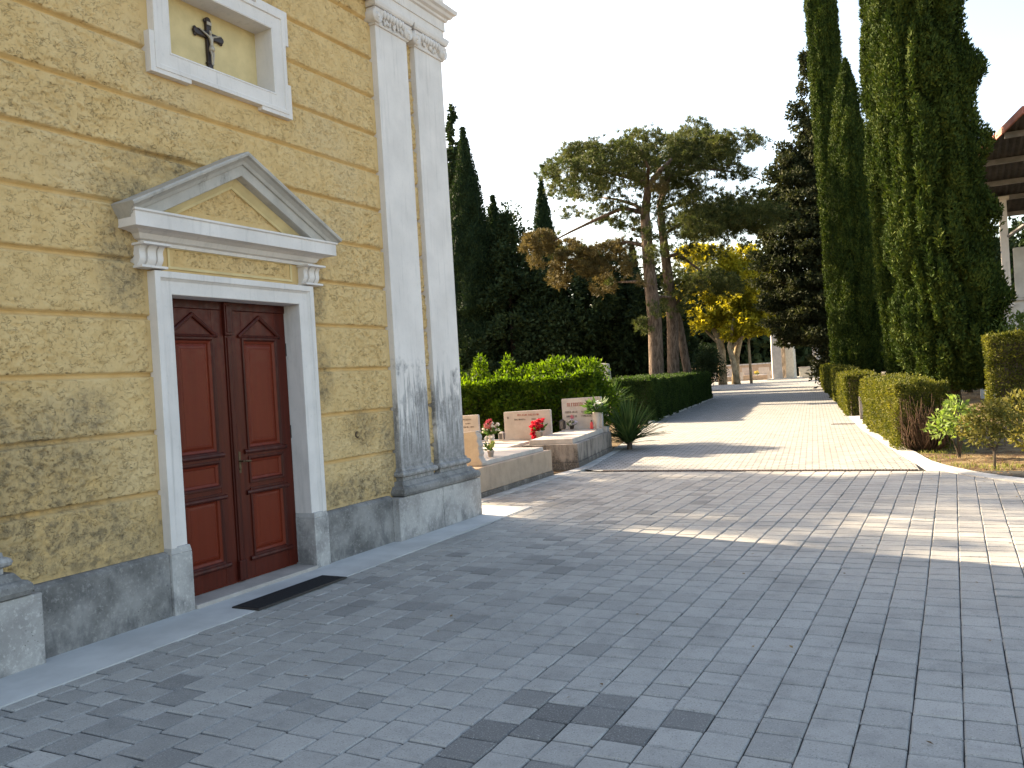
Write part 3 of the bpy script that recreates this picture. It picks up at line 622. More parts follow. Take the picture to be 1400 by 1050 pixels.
def inscription(parent, x0, x1, z, h, y, mat, n, local=True):
    m = MB(); x = x0; w = (x1-x0)/n; m.box(x0, x1+w*.2, y-.0005, y, z, z+.0015)
    for k in range(n):                       # worn, unreadable letters: short upright and slanting strokes
        if random.random() < .10: m.box(x, x+w, y-.0006, y, z+h*.45, z+h*.5); x += w; continue
        a = random.uniform(-.2, .2)*h
        m.box(x+w*.0, x+w*.26, y-.004, y, z, z+h)
        if random.random() < .7: m.box(x+w*.27, x+w*.72, y-.004, y, z+h*random.choice((0, .42, .82)), z+h*random.choice((.95, .98)) if random.random() < .2 else z+h*random.choice((.86, .14, .56)) if False else z+h*.98) if random.random() < .15 else m.box(x+w*.27, x+w*.72, y-.004, y, z+h*.83, z+h*.97)
        if random.random() < .6: m.box(x+w*.62, x+w*.76, y-.004, y, z, z+h*random.choice((.82, .45)))
        x += w
    return m.build('inscription', mat, parent, world=False)
def grave(name, loc, rz, w, l, h, label, mat, slabmat, slab_inset=.1, slab_h=.07, ledge=True, base=.08):
    t = thing(name, loc, label, 'grave', rz=rz)           # origin at the near right corner, the grave runs to -x and +y
    m = MB(); m.box(-w, 0, 0, l, base, h); m.build('kerb_block', mat, t, bevel=.008, world=False)
    m = MB(); m.box(-w-.012, .012, -.012, l+.012, -.05, base-.002); m.build('footing', MAT['dirtystone'], t, bevel=.006, world=False)
    m = MB(); m.frus((-w+slab_inset, -slab_inset, slab_inset*1.2, l-.28), h, (-w+slab_inset+.01, -slab_inset-.01, slab_inset*1.2+.01, l-.29), h+slab_h); m.build('cover_slab', slabmat, t, bevel=.006, world=False)
    if ledge: m = MB(); m.box(-w+.03, -.03, l-.27, l-.02, h+.001, h+slab_h+.02); m.build('headstone_ledge', slabmat, t, bevel=.006, world=False)
    return t
g1 = grave('grave', (-5.90, 12.46, 0), R(2), 1.15, 2.55, .42, 'low tan grave with bare pale slab nearest the chapel corner', MAT['marble'], MAT['marblew'], .09, .06, False)
for c in g1.children:                                     # this one runs back towards the chapel
    for v in c.data.vertices: v.co.y = -v.co.y
    c.data.flip_normals()
g2 = grave('grave', (-5.87, 13.46, 0), R(9.5), 1.02, 2.95, .42, 'stained grave with raised slab and dark streaks on its side, beside the spiky yucca', MAT['dirtystone'], MAT['marblew'], .10, .085, True, .10)
g3 = grave('grave', (-7.02, 12.75, 0), R(7), 1.25, 2.25, .36, 'grave with wide pale slab between the tan grave and the tall hedge', MAT['marble'], MAT['marblew'], .06, .045, True)
g4 = grave('grave', (-8.5, 12.0, 0), R(5), .75, 2.2, .34, 'half hidden grave at the far left beside the chapel pilaster', MAT['marble'], MAT['marblew'], .08, .05, True)
def headstone(loc, rz, w, h, th, label, mat=None, lines=(), lean=0):
    t = thing('headstone', loc, label, 'headstone', rz=rz)
    m = MB(); m.prism([(-w/2, 0), (w/2, 0), (w/2, h-.02), (w/2-.01, h), (-w/2+.01, h-.012), (-w/2, h-.03)], 1, 0, th); m.build('slab', mat or MAT['marblew'], t, bevel=.005, world=False)
    for (a, b, z, hh, ink, n) in lines: inscription(t, a*w, b*w, z*h, hh, -.0005, ink, n)
    return t
HS2 = headstone((-6.86, 16.05, .525), R(4), .86, .63, .09, 'wide headstone with faded red lettering and dark streaks behind the raised slab', MAT['dirtystone'] and mk_stone('streaked_headstone', (.50, .45, .42), (.20, .15, .13), .8), [(-.36, .40, .72, .075, REDINK, 14), (-.42, -.1, .50, .04, INK, 10), (.0, .4, .50, .04, INK, 10), (-.42, -.1, .36, .04, INK, 9), (.0, .4, .36, .04, INK, 9)])
HS3 = headstone((-7.46, 14.72, .425), R(6), .98, .56, .08, 'plain pinkish headstone with small photo oval and two lines of lettering', None, [(-.2, .28, .82, .034, REDINK, 14), (-.27, -.02, .67, .028, INK, 10), (.1, .2, .67, .028, INK, 5), (.24, .33, .67, .028, INK, 5)])
o = MB(); o.lathe([(.001, -.008), (.026, -.006), (.026, 0), (.001, 0)], (0, 0, 0), 16)
o.v = [(-.40+x*.75, -.002+z, .43+y) for x, y, z in o.v]; o.build('photo_oval', PURPLE, HS3, world=False)
HS4 = headstone((-8.62, 14.25, .40), R(6), .62, .56, .08, 'small headstone with short dark inscription beside the pilaster', None, [(-.02, .30, .82, .026, INK, 9), (.05, .24, .68, .024, INK, 6), (-.02, .36, .56, .024, INK, 10)])
m = MB(); m.box(-.08, -.07, -.004, -.0005, .33, .43); m.box(-.10, -.05, -.004, -.0005, .395, .405); m.build('engraved_cross', INK, HS4, world=False)
# rough edged white stone at the near end of the first grave
t = thing('headstone', (-6.08, 10.25, .42), 'white upright block with rough chipped edge at the near end of the tan grave', 'headstone')
out = [(-.21, 0)]; zz = 0
edge = [(.17, 0), (.185, .04), (.155, .09), (.13, .13), (.15, .18), (.125, .24), (.145, .29), (.115, .35), (.13, .41), (.10, .47), (.11, .50)]
m = MB(); m.prism([(-.20, 0)] + edge + [(-.20, .47)], 1, -.07, .07); m.build('slab', MAT['marblew'], t, bevel=.012, world=False)
m = MB()
for k in range(26):
    z = random.random()*.48; m.lathe([(.001, -.02), (.02, -.008), (.024, .006), (.001, .02)], (.115+random.random()*.03-z*.08, random.uniform(-.05, .05), z+.015), 6)
m.build('chipped_edge', MAT['marblew'], t, world=False)
W_, P_, Rd, Y_ = (.75, .72, .66), (.70, .25, .30), (.62, .03, .06), (.62, .66, .20)
vase('flower_vase', (-7.46, 13.25, .415), 'cream vase of pink and white roses with leaves on the pale slab', 'vase', .22, .065, MAT['marblew'], [((-.02, 0), .15, .10, 8, .065, (.72, .30, .30)), ((.06, .02), .13, .11, 8, .06, W_), ((-.02, .02), .22, .05, 4, .06, (.65, .12, .16)), ((-.12, 0), .07, .06, 5, .05, W_)], 80, .12, spread=.16)
vase('flower_vase', (-6.16, 10.9, .48), 'yellow green flowers drooping beside the chipped white block', 'flowers', .09, .05, MAT['marblew'], [((0, 0), .09, .07, 9, .05, Y_), ((-.03, .02), .16, .05, 6, .05, W_)], 40, .09)
vase('flower_pot', (-7.08, 14.45, .43), 'pale pot of trailing red poinsettia flowers at the plain headstone', 'flower pot', .17, .07, MAT['marblew'], [((-.03, -.02), .10, .11, 14, .08, Rd), ((-.10, -.03), -.03, .06, 8, .07, Rd), ((-.11, -.04), -.12, .04, 6, .06, Rd), ((.02, 0), .20, .06, 6, .07, Rd)], 50, .12)
vase('flower_vase', (-6.40, 15.72, .525), 'tall white vase with white lilies at the end of the raised slab', 'vase', .33, .085, MAT['marblew'], [((-.04, -.02), .10, .11, 9, .08, (.78, .78, .74)), ((.05, 0), .15, .09, 7, .08, (.78, .80, .76))], 110, .20, spread=.2)
vase('flower_pot', (-6.98, 15.78, .525), 'small dark pot of pink and white blooms before the lettered headstone', 'flower pot', .07, .05, MAT['iron'], [((-.03, 0), .05, .06, 6, .06, W_), ((.04, 0), .07, .06, 5, .06, (.62, .58, .68)), ((0, 0), .16, .05, 4, .05, P_)], 50, .07)
def lantern(loc, label, mat, h=.17):
    t = thing('grave_lantern', loc, label, 'lantern'); m = MB(); s = .045
    m.box(-s, s, -s, s, 0, .02); m.frus((-s, s, -s, s), h-.03, (-s*.5, s*.5, -s*.5, s*.5), h)
    for a in (-1, 1):
        for b in (-1, 1): m.box(a*s-.007, a*s+.007, b*s-.007, b*s+.007, .02, h-.03)
    m.build('lantern_frame', mat, t, world=False); m = MB(); m.box(-s+.004, s-.004, -s+.004, s-.004, .0205, h-.031); m.build('glass', GLASS, t, world=False); return t
lantern((-7.92, 14.5, .43), 'white lantern with dark glass standing left of the plain headstone', MAT['marblew'])
lantern((-7.19, 15.78, .525), 'grey metal lantern left of the pink and white blooms', MAT['iron'], .2)
t = thing('grave_candle', (-6.49, 15.66, .525), 'red grave candle leaning against the tall white vase', 'candle')
m = MB(); m.lathe([(.001, 0), (.034, 0), (.036, .02), (.03, .12), (.02, .14), (.001, .15)], (0, 0, 0), 14); m.build('cup', REDG, t, True, world=False)
m = MB(); m.lathe([(.001, .15), (.022, .15), (.018, .17), (.001, .175)], (0, 0, 0), 12); m.build('lid', MAT['brass'], t, True, world=False)
# ------------------------------------------------------------------ vegetation
LM = dict(cyp=leafmat('cypress_leaf', (.011, .022, .006), (.034, .058, .012), (.088, .108, .020), .10, 1.5, (1.4, 1.5, .7), .8),
  cyp2=leafmat('dark_cypress_leaf', (.008, .018, .008), (.018, .034, .014), (.036, .056, .022), .12, 1.2, rough=.8),
  oak=leafmat('dark_evergreen_leaf', (.011, .022, .010), (.027, .045, .019), (.052, .076, .033), .10, .6, rough=.8),
  pine=leafmat('pine_needle', (.020, .034, .012), (.064, .080, .027), (.155, .150, .056), .22, .9, (1.3, 1.4, .9)),
  dry=leafmat('dry_pine_needle', (.045, .042, .018), (.105, .088, .038), (.18, .140, .062), .25, 1.2, (1.3, 1.2, .9)),
  yellow=leafmat('autumn_plane_leaf', (.08, .09, .013), (.31, .28, .028), (.50, .44, .05), .45, .5, (1.3, 1.2, .7)),
  cedar=leafmat('cedar_needle', (.012, .018, .008), (.030, .036, .016), (.065, .066, .030), .12, .8, rough=.8),
  laurel=leafmat('laurel_leaf', (.012, .030, .006), (.040, .080, .011), (.10, .165, .018), .48, 1.5, (2.0, 1.9, .5), .6),
  box=leafmat('box_leaf', (.022, .034, .008), (.080, .088, .017), (.17, .16, .036), .3, 2.2, (1.4, 1.4, .7)),
  darkbox=leafmat('dark_hedge_leaf', (.010, .022, .008), (.026, .050, .014), (.06, .10, .025), .3, 2, (1.6, 1.7, .7)),
  shrub=leafmat('shrub_leaf', (.05, .055, .015), (.13, .13, .032), (.24, .21, .07), .3, 6, (1.3, 1.2, .8)),
  pale=leafmat('pale_shrub_leaf', (.07, .12, .03), (.16, .22, .06), (.27, .32, .12), .35, 6), yucca=leafmat('yucca_blade', (.020, .050, .018), (.05, .095, .03), (.13, .17, .06), .2, 3))
def tree(kind, loc, label, cat='tree', group=None): return thing(kind, loc, label, cat, group)
def trunkmesh(t, pts, rad, mat, name='trunk', seg=10):
    m = MB(); m.tube(pts, rad, seg); return m.build(name, mat, t, True, world=False)
def cypress(loc, H, prof, label, seed, mat, nleaf, size, plumes, lump=.16,  lean=(0, 0), trunk_h=.6, group='tall cypresses along the path', bumps=(), puff=.17):
    """column of upright plumes; prof = [(height fraction, radius)]"""
    g = np.random.default_rng(seed); t = tree('cypress_tree', loc, label, 'cypress', group)
    trunkmesh(t, [(0, 0, -.1), (lean[0]*.1, lean[1]*.1, trunk_h), (lean[0]*.5, lean[1]*.5, H*.5)], [.24, .2, .06], MAT['darkbark'])
    ph = np.array([p[0] for p in prof]); pr = np.array([p[1] for p in prof])
    def shell(th, zf):                       # puffy plumes with creases between them, longer than they are wide
        z = zf*H; w = (fbm(np.cos(th)*1.5+seed, np.sin(th)*1.5+z*.35, seed+40, 2)-.5)
        # periodic in the angle: blend two shifted samples near the seam
        def bil(t): 
            u = t*plumes/9.0+w*1.3; v = z*.42+w*1.6
            a = np.abs(2*fbm(u, v, seed+1, 2, .25)-1); b = np.abs(2*vnoise(u*2.3+9, v*2.2, seed+7)-1)
            return np.clip(a*2.6, 0, 1)**.55*.75+b*.25
        t = np.mod(th, 2*np.pi); k = np.clip((t-5.6)/(2*np.pi-5.6), 0, 1); f = bil(t)*(1-k)+bil(t-2*np.pi)*k
        r = np.interp(zf, ph, pr)*(1+lump*4.0*(f-.80))
        for (bz, ba, br) in bumps: r = r+br*np.exp(-((z-bz)/(br*1.1))**2)*np.clip(np.cos(th-ba), 0, 1)**3
        R0 = np.interp(zf, ph, pr); pf = lambda t: np.abs(2*vnoise(t*np.maximum(R0, .2)/.34+w*3, z/.40+w*2, seed+17)-1)*.6+np.abs(2*vnoise(t*np.maximum(R0, .2)/.19, z/.22, seed+27)-1)*.4
        r = r*1.0+puff*(np.clip((pf(t)*(1-k)+pf(t-2*np.pi)*k)*1.8, 0, 1)**.6-.6)
        return r
    th = g.uniform(0, 2*np.pi, nleaf); zf = g.uniform(trunk_h/H*.6, 1, nleaf); keep = g.uniform(0, 1, nleaf) < np.interp(zf, ph, pr)/pr.max()*.85+.15
    th, zf = th[keep], zf[keep]; q = len(th); r = shell(th, zf)
    e = .04; gz = (shell(th, np.clip(zf+e/H*3, 0, 1))-r)/(3*e); gt = (shell(th+e/np.maximum(r, .05), zf)-r)/e
    er = np.stack([np.cos(th), np.sin(th), np.zeros(q)], 1); et = np.stack([-np.sin(th), np.cos(th), np.zeros(q)], 1); ez = np.array([0, 0, 1.])
    out = norm(er-et*np.clip(gt, -1.3, 1.3)[:, None]-ez*np.clip(gz, -1.5, 1.5)[:, None])
    rr = r*(1-np.abs(g.normal(0, .07, q)))-g.uniform(0, .5, q)*size
    P = er*rr[:, None]+ez*(zf*H)[:, None]+np.stack([lean[0]*zf, lean[1]*zf, np.zeros(q)], 1)
    D = out*g.uniform(.15, .7, (q, 1))+ez*g.uniform(.3, 1.0, (q, 1))+g.normal(size=(q, 3))*.35
    V, F_ = leaves(P, D, out*1.5+g.normal(size=(q, 3))*.42, size*g.uniform(.6, 1.3, q), size*.42)
    nz, na = 90, 40; zz = np.linspace(trunk_h/H*.7, .99, nz); aa = np.linspace(0, 2*np.pi, na, endpoint=False)   # dense inner growth
    RR = shell(np.broadcast_to(aa[None], (nz, na)).ravel(), np.repeat(zz, na)).reshape(nz, na)*.80*np.minimum(1, (zz[:, None]-zz[0])*H*1.2+.12)
    C = np.stack([np.cos(aa)[None]*RR+lean[0]*zz[:, None], np.sin(aa)[None]*RR+lean[1]*zz[:, None], np.broadcast_to(zz[:, None]*H, RR.shape)], -1).reshape(-1, 3)
    i = (np.arange(nz-1)[:, None]*na+np.arange(na)[None]).ravel(); j = (np.arange(nz-1)[:, None]*na+(np.arange(na)[None]+1) % na).ravel()
    V, F_ = merge((V, F_), (C, np.stack([i, j, j+na, i+na], 1)))
    npmesh('crown', V, F_, mat, t, False)
PRF = [(0, .55), (.06, .8), (.2, 1.0), (.55, .97), (.8, .8), (.93, .45), (1, .04)]
def sc(p, r): return [(a, b*r) for a, b in p]
cypress((-.05, 26.2, 0), 16.5, [(0, .6), (.05, 1.05), (.14, 1.30), (.3, 1.24), (.5, 1.14), (.7, 1.06), (.88, .8), (.96, .4), (1, .05)], 'huge lumpy cypress with bulging plumes, sunlit on its left side', 3, LM['cyp'], 230000, .125, 30, .24, (-.55, 0), 1.0, bumps=((7.2, -.2, .45), (9.3, -.1, .4), (5.4, .0, .35), (3.0, .1, .3)))
cypress((-1.45, 32.5, 0), 17.0, sc(PRF, .80), 'narrower cypress directly left of the huge lumpy one', 5, LM['cyp'], 150000, .125, 24, .22, (-.25, 0), .9)
cypress((-3.85, 41.5, 0), 15.3, [(0, .6), (.1, .98), (.35, 1.16), (.6, 1.02), (.8, .72), (.92, .40), (1, .03)], 'shorter pointed cypress standing against the tallest one', 8, LM['cyp'], 80000, .13, 20, .16, (.15, 0), .8)
cypress((-5.0, 47.5, 0), 27.5, [(0, .6), (.1, .72), (.5, .80), (.75, .76), (.9, .5), (1, .04)], 'tallest slender cypress rising out of the picture', 11, LM['cyp'], 110000, .15, 20, .10, (-.35, 0), .8)
# dark conifers at the left behind the graves
bgk = 'cypresses behind the tall hedge'
for (x, y, H, r, sd_, lab) in ((-24.9, 43, 16.6, 2.1, 21, 'pointed dark cypress just right of the chapel pilaster'), (-25.3, 47, 13.3, 1.8, 22, 'lower dark cypress second from the chapel'), (-25.6, 55, 16.0, 1.75, 23, 'lone slim cypress tip left of the spreading pine'), (-20.8, 60, 11.6, 1.1, 24, 'slim cypress seen between the pine trunks and the dark trees')):
    cypress((x, y, 0), H, [(0, .7), (.15, 1), (.4, .9), (.65, .62), (.85, .28), (1, .02)] and sc([(0, .9), (.15, 1.1), (.4, .92), (.65, .60), (.85, .28), (1, .02)], r), lab, sd_, LM['cyp2'], 42000, .17, 16, .14, (0, 0), .8, bgk)
def blobtree(kind, loc, label, pads, mat, n, size, seed, trunk, bark, cat='tree', group=None, droop=0., flat=False, thick=.45, extra=()):
    """crown = leaf sprays through the volume of many uneven pads [(x, y, z, rx, ry, rz)]"""
    g = np.random.default_rng(seed); t = tree(kind, loc, label, cat, group)
    m = MB()
    for pts, rad in trunk: m.tube(pts, rad, 9)
    m.build('trunk', bark, t, True, world=False)
    def crown(pads, mat, n, name):
        pa = np.array(pads); vol = (pa[:, 3]*pa[:, 4]+pa[:, 3]*pa[:, 5]); k = g.choice(len(pa), n, p=vol/vol.sum())
        d = norm(g.normal(size=(n, 3))); r = g.uniform(thick, 1, (n, 1))**.6
        wob = 1+.55*(fbm(d[:, 0]*2.2+k*3.1, d[:, 2]*2.2+d[:, 1]*1.7+k, seed, 3)-.5)*2
        P = pa[k, :3]+d*r*wob[:, None]*pa[k, 3:]
        keep = fbm(P[:, 0]*1.3+P[:, 2]*.7, P[:, 1]*1.3-P[:, 2]*1.1, seed+9, 3) > .40
        P, d = P[keep], d[keep]; q = len(P)
        D = d*.6+g.normal(size=(q, 3))*.7+np.array([0, 0, -droop])
        V, F_ = leaves(P, D, g.normal(size=(q, 3))+np.array([0, 0, .6]), size*g.uniform(.55, 1.25, q), size*.55)
        npmesh(name, V, F_, mat, t, False)
    crown(pads, mat, n, 'crown')
    for (p2, m2, n2, nm) in extra: crown(p2, m2, n2, nm)
    return t
def roundpads(n, R_, H0, H1, seed, s=.42):
    g = np.random.default_rng(seed); out = []
    for k in range(n):
        a = g.uniform(0, 2*np.pi); z = g.uniform(0, 1); rr = R_*np.sqrt(g.uniform(.1, 1))*math.sin(math.pi*(.14+.76*z))**.7
        out.append((math.cos(a)*rr, math.sin(a)*rr, H0+(H1-H0)*z, R_*s*g.uniform(.7, 1.2), R_*s*g.uniform(.7, 1.2), R_*s*g.uniform(.55, .95)))
    return out
DARK = [(-26.4, 44.5, 19.0, 3.4, 1.5, 'shaggy dark conifer half hidden by the chapel pilaster', 60000), (-23.0, 44, 12.2, 3.9, .8, 'broad pointed dark conifer behind the tall hedge, nearest the cypresses', 60000), (-19.0, 46, 9.0, 3.8, .8, 'low dark evergreen in the middle of the dark row', 42000), (-16.2, 47, 7.8, 3.2, .9, 'low dark evergreen left of the pine trunks', 36000), (-28.0, 50, 13, 4.4, .8, 'wide dark evergreen behind the cypresses', 36000)]
for i, (x, y, H, r, h0, lab, n) in enumerate(DARK):
    pads = roundpads(26, r, h0+.6, H-.8, 40+i) if i > 1 else [(math.cos(k*2.4)*(1-k/30)*r*.76, math.sin(k*2.4)*(1-k/30)*r*.76, 1.2+k*(H-2.2)/30, r*.44*(1-k/34), r*.44*(1-k/34), .8) for k in range(31)]
    blobtree('dark_conifer' if i < 2 else 'evergreen_tree', (x, y, 0), lab, pads, LM['oak'], int(n*1.25), .27, 60+i, [([(0, 0, -.1), (.1, 0, H*.35), (0, .1, H*.7)], [.22, .18, .06])]+[([(0, 0, H*.25), (math.cos(a)*r*.5, math.sin(a)*r*.5, H*.55)], [.1, .04]) for a in (0, 2.1, 4.2)], MAT['darkbark'], 'evergreen tree', 'dark trees behind the graves')

# ------------------------------------------------------------------ spreading pines in the hedged bed
def needles(pads, n_t, seed, blade=.21, nb=18):
    """tufts of needles sitting on and in flattened pads"""
    g = np.random.default_rng(seed); pa = np.array(pads); ar = pa[:, 3]*pa[:, 4]+.6*pa[:, 3]*pa[:, 5]; k = g.choice(len(pa), n_t, p=ar/ar.sum())
    d = norm(g.normal(size=(n_t, 3))*np.array([1, 1, .9])); r = g.uniform(.45, 1, (n_t, 1))**.55
    wob = 1+.5*(fbm(d[:, 0]*3+k*2.3, d[:, 1]*3+d[:, 2]*2+k, seed, 3)-.5)*2
    C = pa[k, :3]+d*r*wob[:, None]*pa[k, 3:]
    keep = fbm(C[:, 0]*1.7+C[:, 2], C[:, 1]*1.7-C[:, 2]*1.4, seed+4, 3) > .455; C = C[keep]; d = d[keep]; q = len(C)
    ax = norm(np.stack([d[:, 0]*.6, d[:, 1]*.6, np.abs(d[:, 2])*.4+.55], 1)+g.normal(size=(q, 3))*.25)
    Cb = np.repeat(C, nb, 0); A = np.repeat(ax, nb, 0); D = A*.75+g.normal(size=(q*nb, 3))*.62
    return leaves(Cb, D, g.normal(size=(q*nb, 3)), blade*g.uniform(.6, 1.2, q*nb), blade*.13)
PY = 34.0
def pz(zx, zy, Y=PY, dy=0):                  # metres in the plane of the pine, measured once from its outline
    return (zx, Y+dy, zy)
def pine(loc, label, stems, branches, pads, drypads, n1, n2, seed):
    t = tree('pine_tree', loc, label, 'pine tree', 'spreading pines in the hedged bed')
    L = Vector(loc)
    for s in stems:
        m = MB(); m.tube([Vector(p)-L for p in s[0]], s[1], 12); m.build('trunk', MAT['pinebark'], t, True, world=False)
    for s in branches:
        P = [Vector(p)-L for p in s[0]]; m = MB(); n = len(P); r0 = s[1]; m.tube(P, [r0*(1-.75*i/(n-1)) for i in range(n)], 8); m.build('branch', MAT['pinebark'], t, True, world=False)
    loc = np.array(loc)
    def off(p): return [(a[0]-loc[0], a[1]-loc[1], a[2]-loc[2], *a[3:]) for a in p]
    V, F_ = needles(off(pads), n1, seed); npmesh('crown', V, F_, LM['pine'], t, False)
    if drypads: V, F_ = needles(off(drypads), n2, seed+50); npmesh('dry_foliage', V, F_, LM['dry'], t, False)
    return t
PADS_A = [(-11.07, 33.64, 11.09, 1.08, 1.3, 0.45), (-12.04, 37.34, 12.15, 0.96, 1.18, 0.45), (-13.68, 34.58, 11.35, 1.45, 1.64, 0.39), (-15.62, 39.42, 12.62, 1.31, 1.54, 0.4), (-12.78, 35.91, 11.28, 1.61, 1.79, 0.45), (-14.03, 38.67, 12.03, 1.39, 1.61, 0.44), (-11.35, 38.06, 11.65, 1.71, 1.87, 0.57), (-16.06, 37.22, 11.53, 1.08, 1.3, 0.56), (-14.24, 32.82, 10.29, 0.76, 0.98, 0.44), (-16.08, 35.73, 10.83, 0.58, 0.85, 0.53), (-14.73, 38.45, 11.66, 1.48, 1.67, 0.49), (-12.88, 32.9, 10.35, 1.01, 1.24, 0.38), (-11.51, 34.48, 10.39, 1.1, 1.34, 0.49), (-13.19, 39.36, 11.61, 1.01, 1.24, 0.5), (-12.5, 34.95, 10.0, 1.35, 1.55, 0.57), (-13.82, 38.38, 10.88, 1.18, 1.4, 0.57), (-14.92, 36.51, 10.38, 1.29, 1.49, 0.59), (-13.43, 33.53, 9.57, 0.95, 1.17, 0.49), (-16.92, 38.4, 10.72, 0.61, 0.89, 0.43), (-11.74, 37.22, 12.45, 0.48, 0.77, 0.31), (-10.97, 39.07, 10.08, 0.9, 1.12, 0.74), (-11.07, 36.68, 9.06, 0.7, 0.97, 0.61), (-11.95, 35.11, 8.68, 0.68, 0.95, 0.47), (-16.57, 38.69, 9.71, 0.62, 0.89, 0.32), (-11.85, 36.64, 3.74, 0.7, 0.97, 0.41), (-13.55, 38.22, 8.72, 0.61, 0.89, 0.28), (-16.42, 35.79, 8.22, 0.47, 0.63, 0.29), (-16.32, 36.57, 7.48, 0.55, 0.7, 0.34), (-14.97, 36.99, 7.36, 0.56, 0.71, 0.34), (-13.76, 37.12, 7.46, 0.57, 0.71, 0.3), (-12.29, 36.51, 7.78, 0.41, 0.57, 0.3), (-14.19, 37.68, 5.91, 0.36, 0.52, 0.21), (-11.34, 35.3, 4.25, 0.5, 0.67, 0.39), (-11.98, 35.62, 3.61, 0.56, 0.67, 0.39), (-11.55, 35.4, 6.58, 0.67, 0.67, 0.45), (-11.24, 35.51, 7.64, 0.56, 0.67, 0.52), (-13.04, 35.51, 9.34, 1.11, 1.22, 0.52), (-13.99, 36.46, 8.91, 0.89, 1.0, 0.39), (-12.61, 36.68, 8.28, 0.78, 0.89, 0.45)]
PADS_B = [(-10.09, 38.84, 12.63, 0.75, 1.05, 0.51), (-10.73, 40.73, 12.66, 1.44, 1.67, 0.61), (-9.98, 38.15, 11.91, 1.07, 1.32, 0.51), (-11.09, 37.78, 11.5, 1.36, 1.61, 0.51), (-9.41, 37.76, 11.35, 1.7, 1.9, 0.57), (-10.82, 43.7, 12.93, 1.57, 1.82, 0.58), (-8.02, 37.56, 11.37, 1.32, 1.57, 0.42), (-9.41, 43.95, 12.96, 1.24, 1.49, 0.45), (-8.04, 42.8, 12.62, 0.55, 0.87, 0.32), (-12.1, 42.66, 12.04, 1.65, 1.85, 0.57), (-10.28, 36.68, 10.64, 1.12, 1.37, 0.45), (-10.28, 42.7, 12.12, 1.24, 1.49, 0.54), (-8.59, 36.74, 10.58, 0.85, 1.1, 0.42), (-10.91, 38.67, 9.94, 1.11, 1.39, 0.81), (-9.54, 37.76, 9.12, 0.97, 1.25, 0.62), (-11.48, 42.65, 11.36, 0.96, 1.24, 0.54), (-10.26, 43.49, 9.5, 1.67, 1.89, 0.65), (-8.95, 38.82, 8.64, 1.2, 1.45, 0.52), (-7.83, 38.29, 8.05, 1.22, 1.49, 0.48), (-8.51, 42.59, 8.63, 1.1, 1.35, 0.48), (-9.78, 37.64, 8.29, 0.96, 1.25, 0.48), (-8.12, 37.64, 10.1, 0.96, 1.25, 0.25), (-8.06, 41.82, 10.88, 0.67, 0.97, 0.22), (-7.91, 42.82, 8.56, 0.82, 1.11, 0.48), (-11.89, 40.5, 9.05, 0.91, 1.2, 0.61), (-12.01, 43.54, 6.74, 1.12, 1.39, 0.71), (-10.03, 39.28, 5.56, 1.39, 1.62, 0.58), (-10.66, 42.07, 5.97, 1.19, 1.44, 0.57), (-11.16, 38.59, 5.5, 0.75, 1.05, 0.52), (-9.25, 39.89, 5.4, 0.9, 1.19, 0.54), (-12.2, 38.33, 4.94, 0.49, 0.81, 0.35), (-9.59, 37.63, 7.65, 1.32, 1.57, 0.36), (-11.36, 43.96, 8.54, 1.24, 1.49, 0.38), (-11.67, 39.71, 10.75, 0.22, 0.43, 0.29), (-12.14, 39.03, 6.36, 0.62, 0.75, 0.51), (-11.54, 39.15, 7.19, 0.75, 0.87, 0.44), (-10.0, 39.63, 8.62, 1.62, 1.62, 0.65), (-8.57, 39.27, 8.5, 1.62, 1.62, 0.58), (-7.38, 38.91, 8.26, 1.37, 1.5, 0.51), (-10.95, 39.98, 8.38, 1.0, 1.12, 0.58), (-9.28, 40.22, 9.1, 1.37, 1.37, 0.58), (-8.21, 38.32, 8.03, 1.5, 1.62, 0.51), (-9.76, 39.98, 7.55, 1.37, 1.5, 0.73), (-10.71, 41.17, 9.1, 1.25, 1.37, 0.8), (-11.42, 38.56, 4.69, 0.87, 1.0, 0.58), (-8.33, 40.94, 9.57, 1.25, 1.37, 0.51), (-12.14, 39.98, 10.88, 1.25, 1.37, 0.73)]
DRY = [(-16.74, 35.36, 7.96, 0.75, 1.0, 0.48), (-17.49, 35.82, 7.88, 0.43, 0.71, 0.39), (-16.64, 36.15, 7.22, 0.88, 1.11, 0.55), (-16.49, 36.84, 6.31, 0.5, 0.76, 0.5), (-15.29, 36.57, 7.09, 0.89, 1.12, 0.56), (-14.48, 36.37, 6.51, 0.77, 1.02, 0.49), (-14.08, 36.7, 7.2, 0.9, 1.12, 0.5), (-14.43, 38.47, 6.45, 0.83, 1.06, 0.59), (-12.6, 36.08, 7.51, 0.66, 0.91, 0.49), (-12.16, 35.66, 6.62, 0.66, 0.91, 0.54), (-14.51, 37.26, 5.65, 0.57, 0.83, 0.34), (-11.51, 34.6, 5.59, 0.32, 0.6, 0.42), (-10.72, 34.95, 9.49, 0.32, 0.6, 0.42), (-16.66, 38.67, 8.1, 0.71, 0.95, 0.35)]
TRUNK_A = [(-11.66, 36.04, -0.1), (-11.69, 36.04, 1.59), (-11.63, 36.04, 3.71), (-11.72, 36.04, 5.38), (-11.77, 36.04, 7.06), (-11.79, 36.04, 8.63), (-11.56, 36.04, 9.81), (-11.01, 36.04, 10.39), (-10.42, 36.04, 10.83)]
TRUNK_B = [(-11.97, 39.51, -0.1), (-11.97, 39.51, 1.54), (-11.88, 39.51, 3.84), (-11.94, 39.51, 5.66), (-12.02, 39.51, 6.99), (-12.11, 39.51, 8.45), (-12.17, 39.51, 9.68), (-11.86, 39.51, 10.6)]
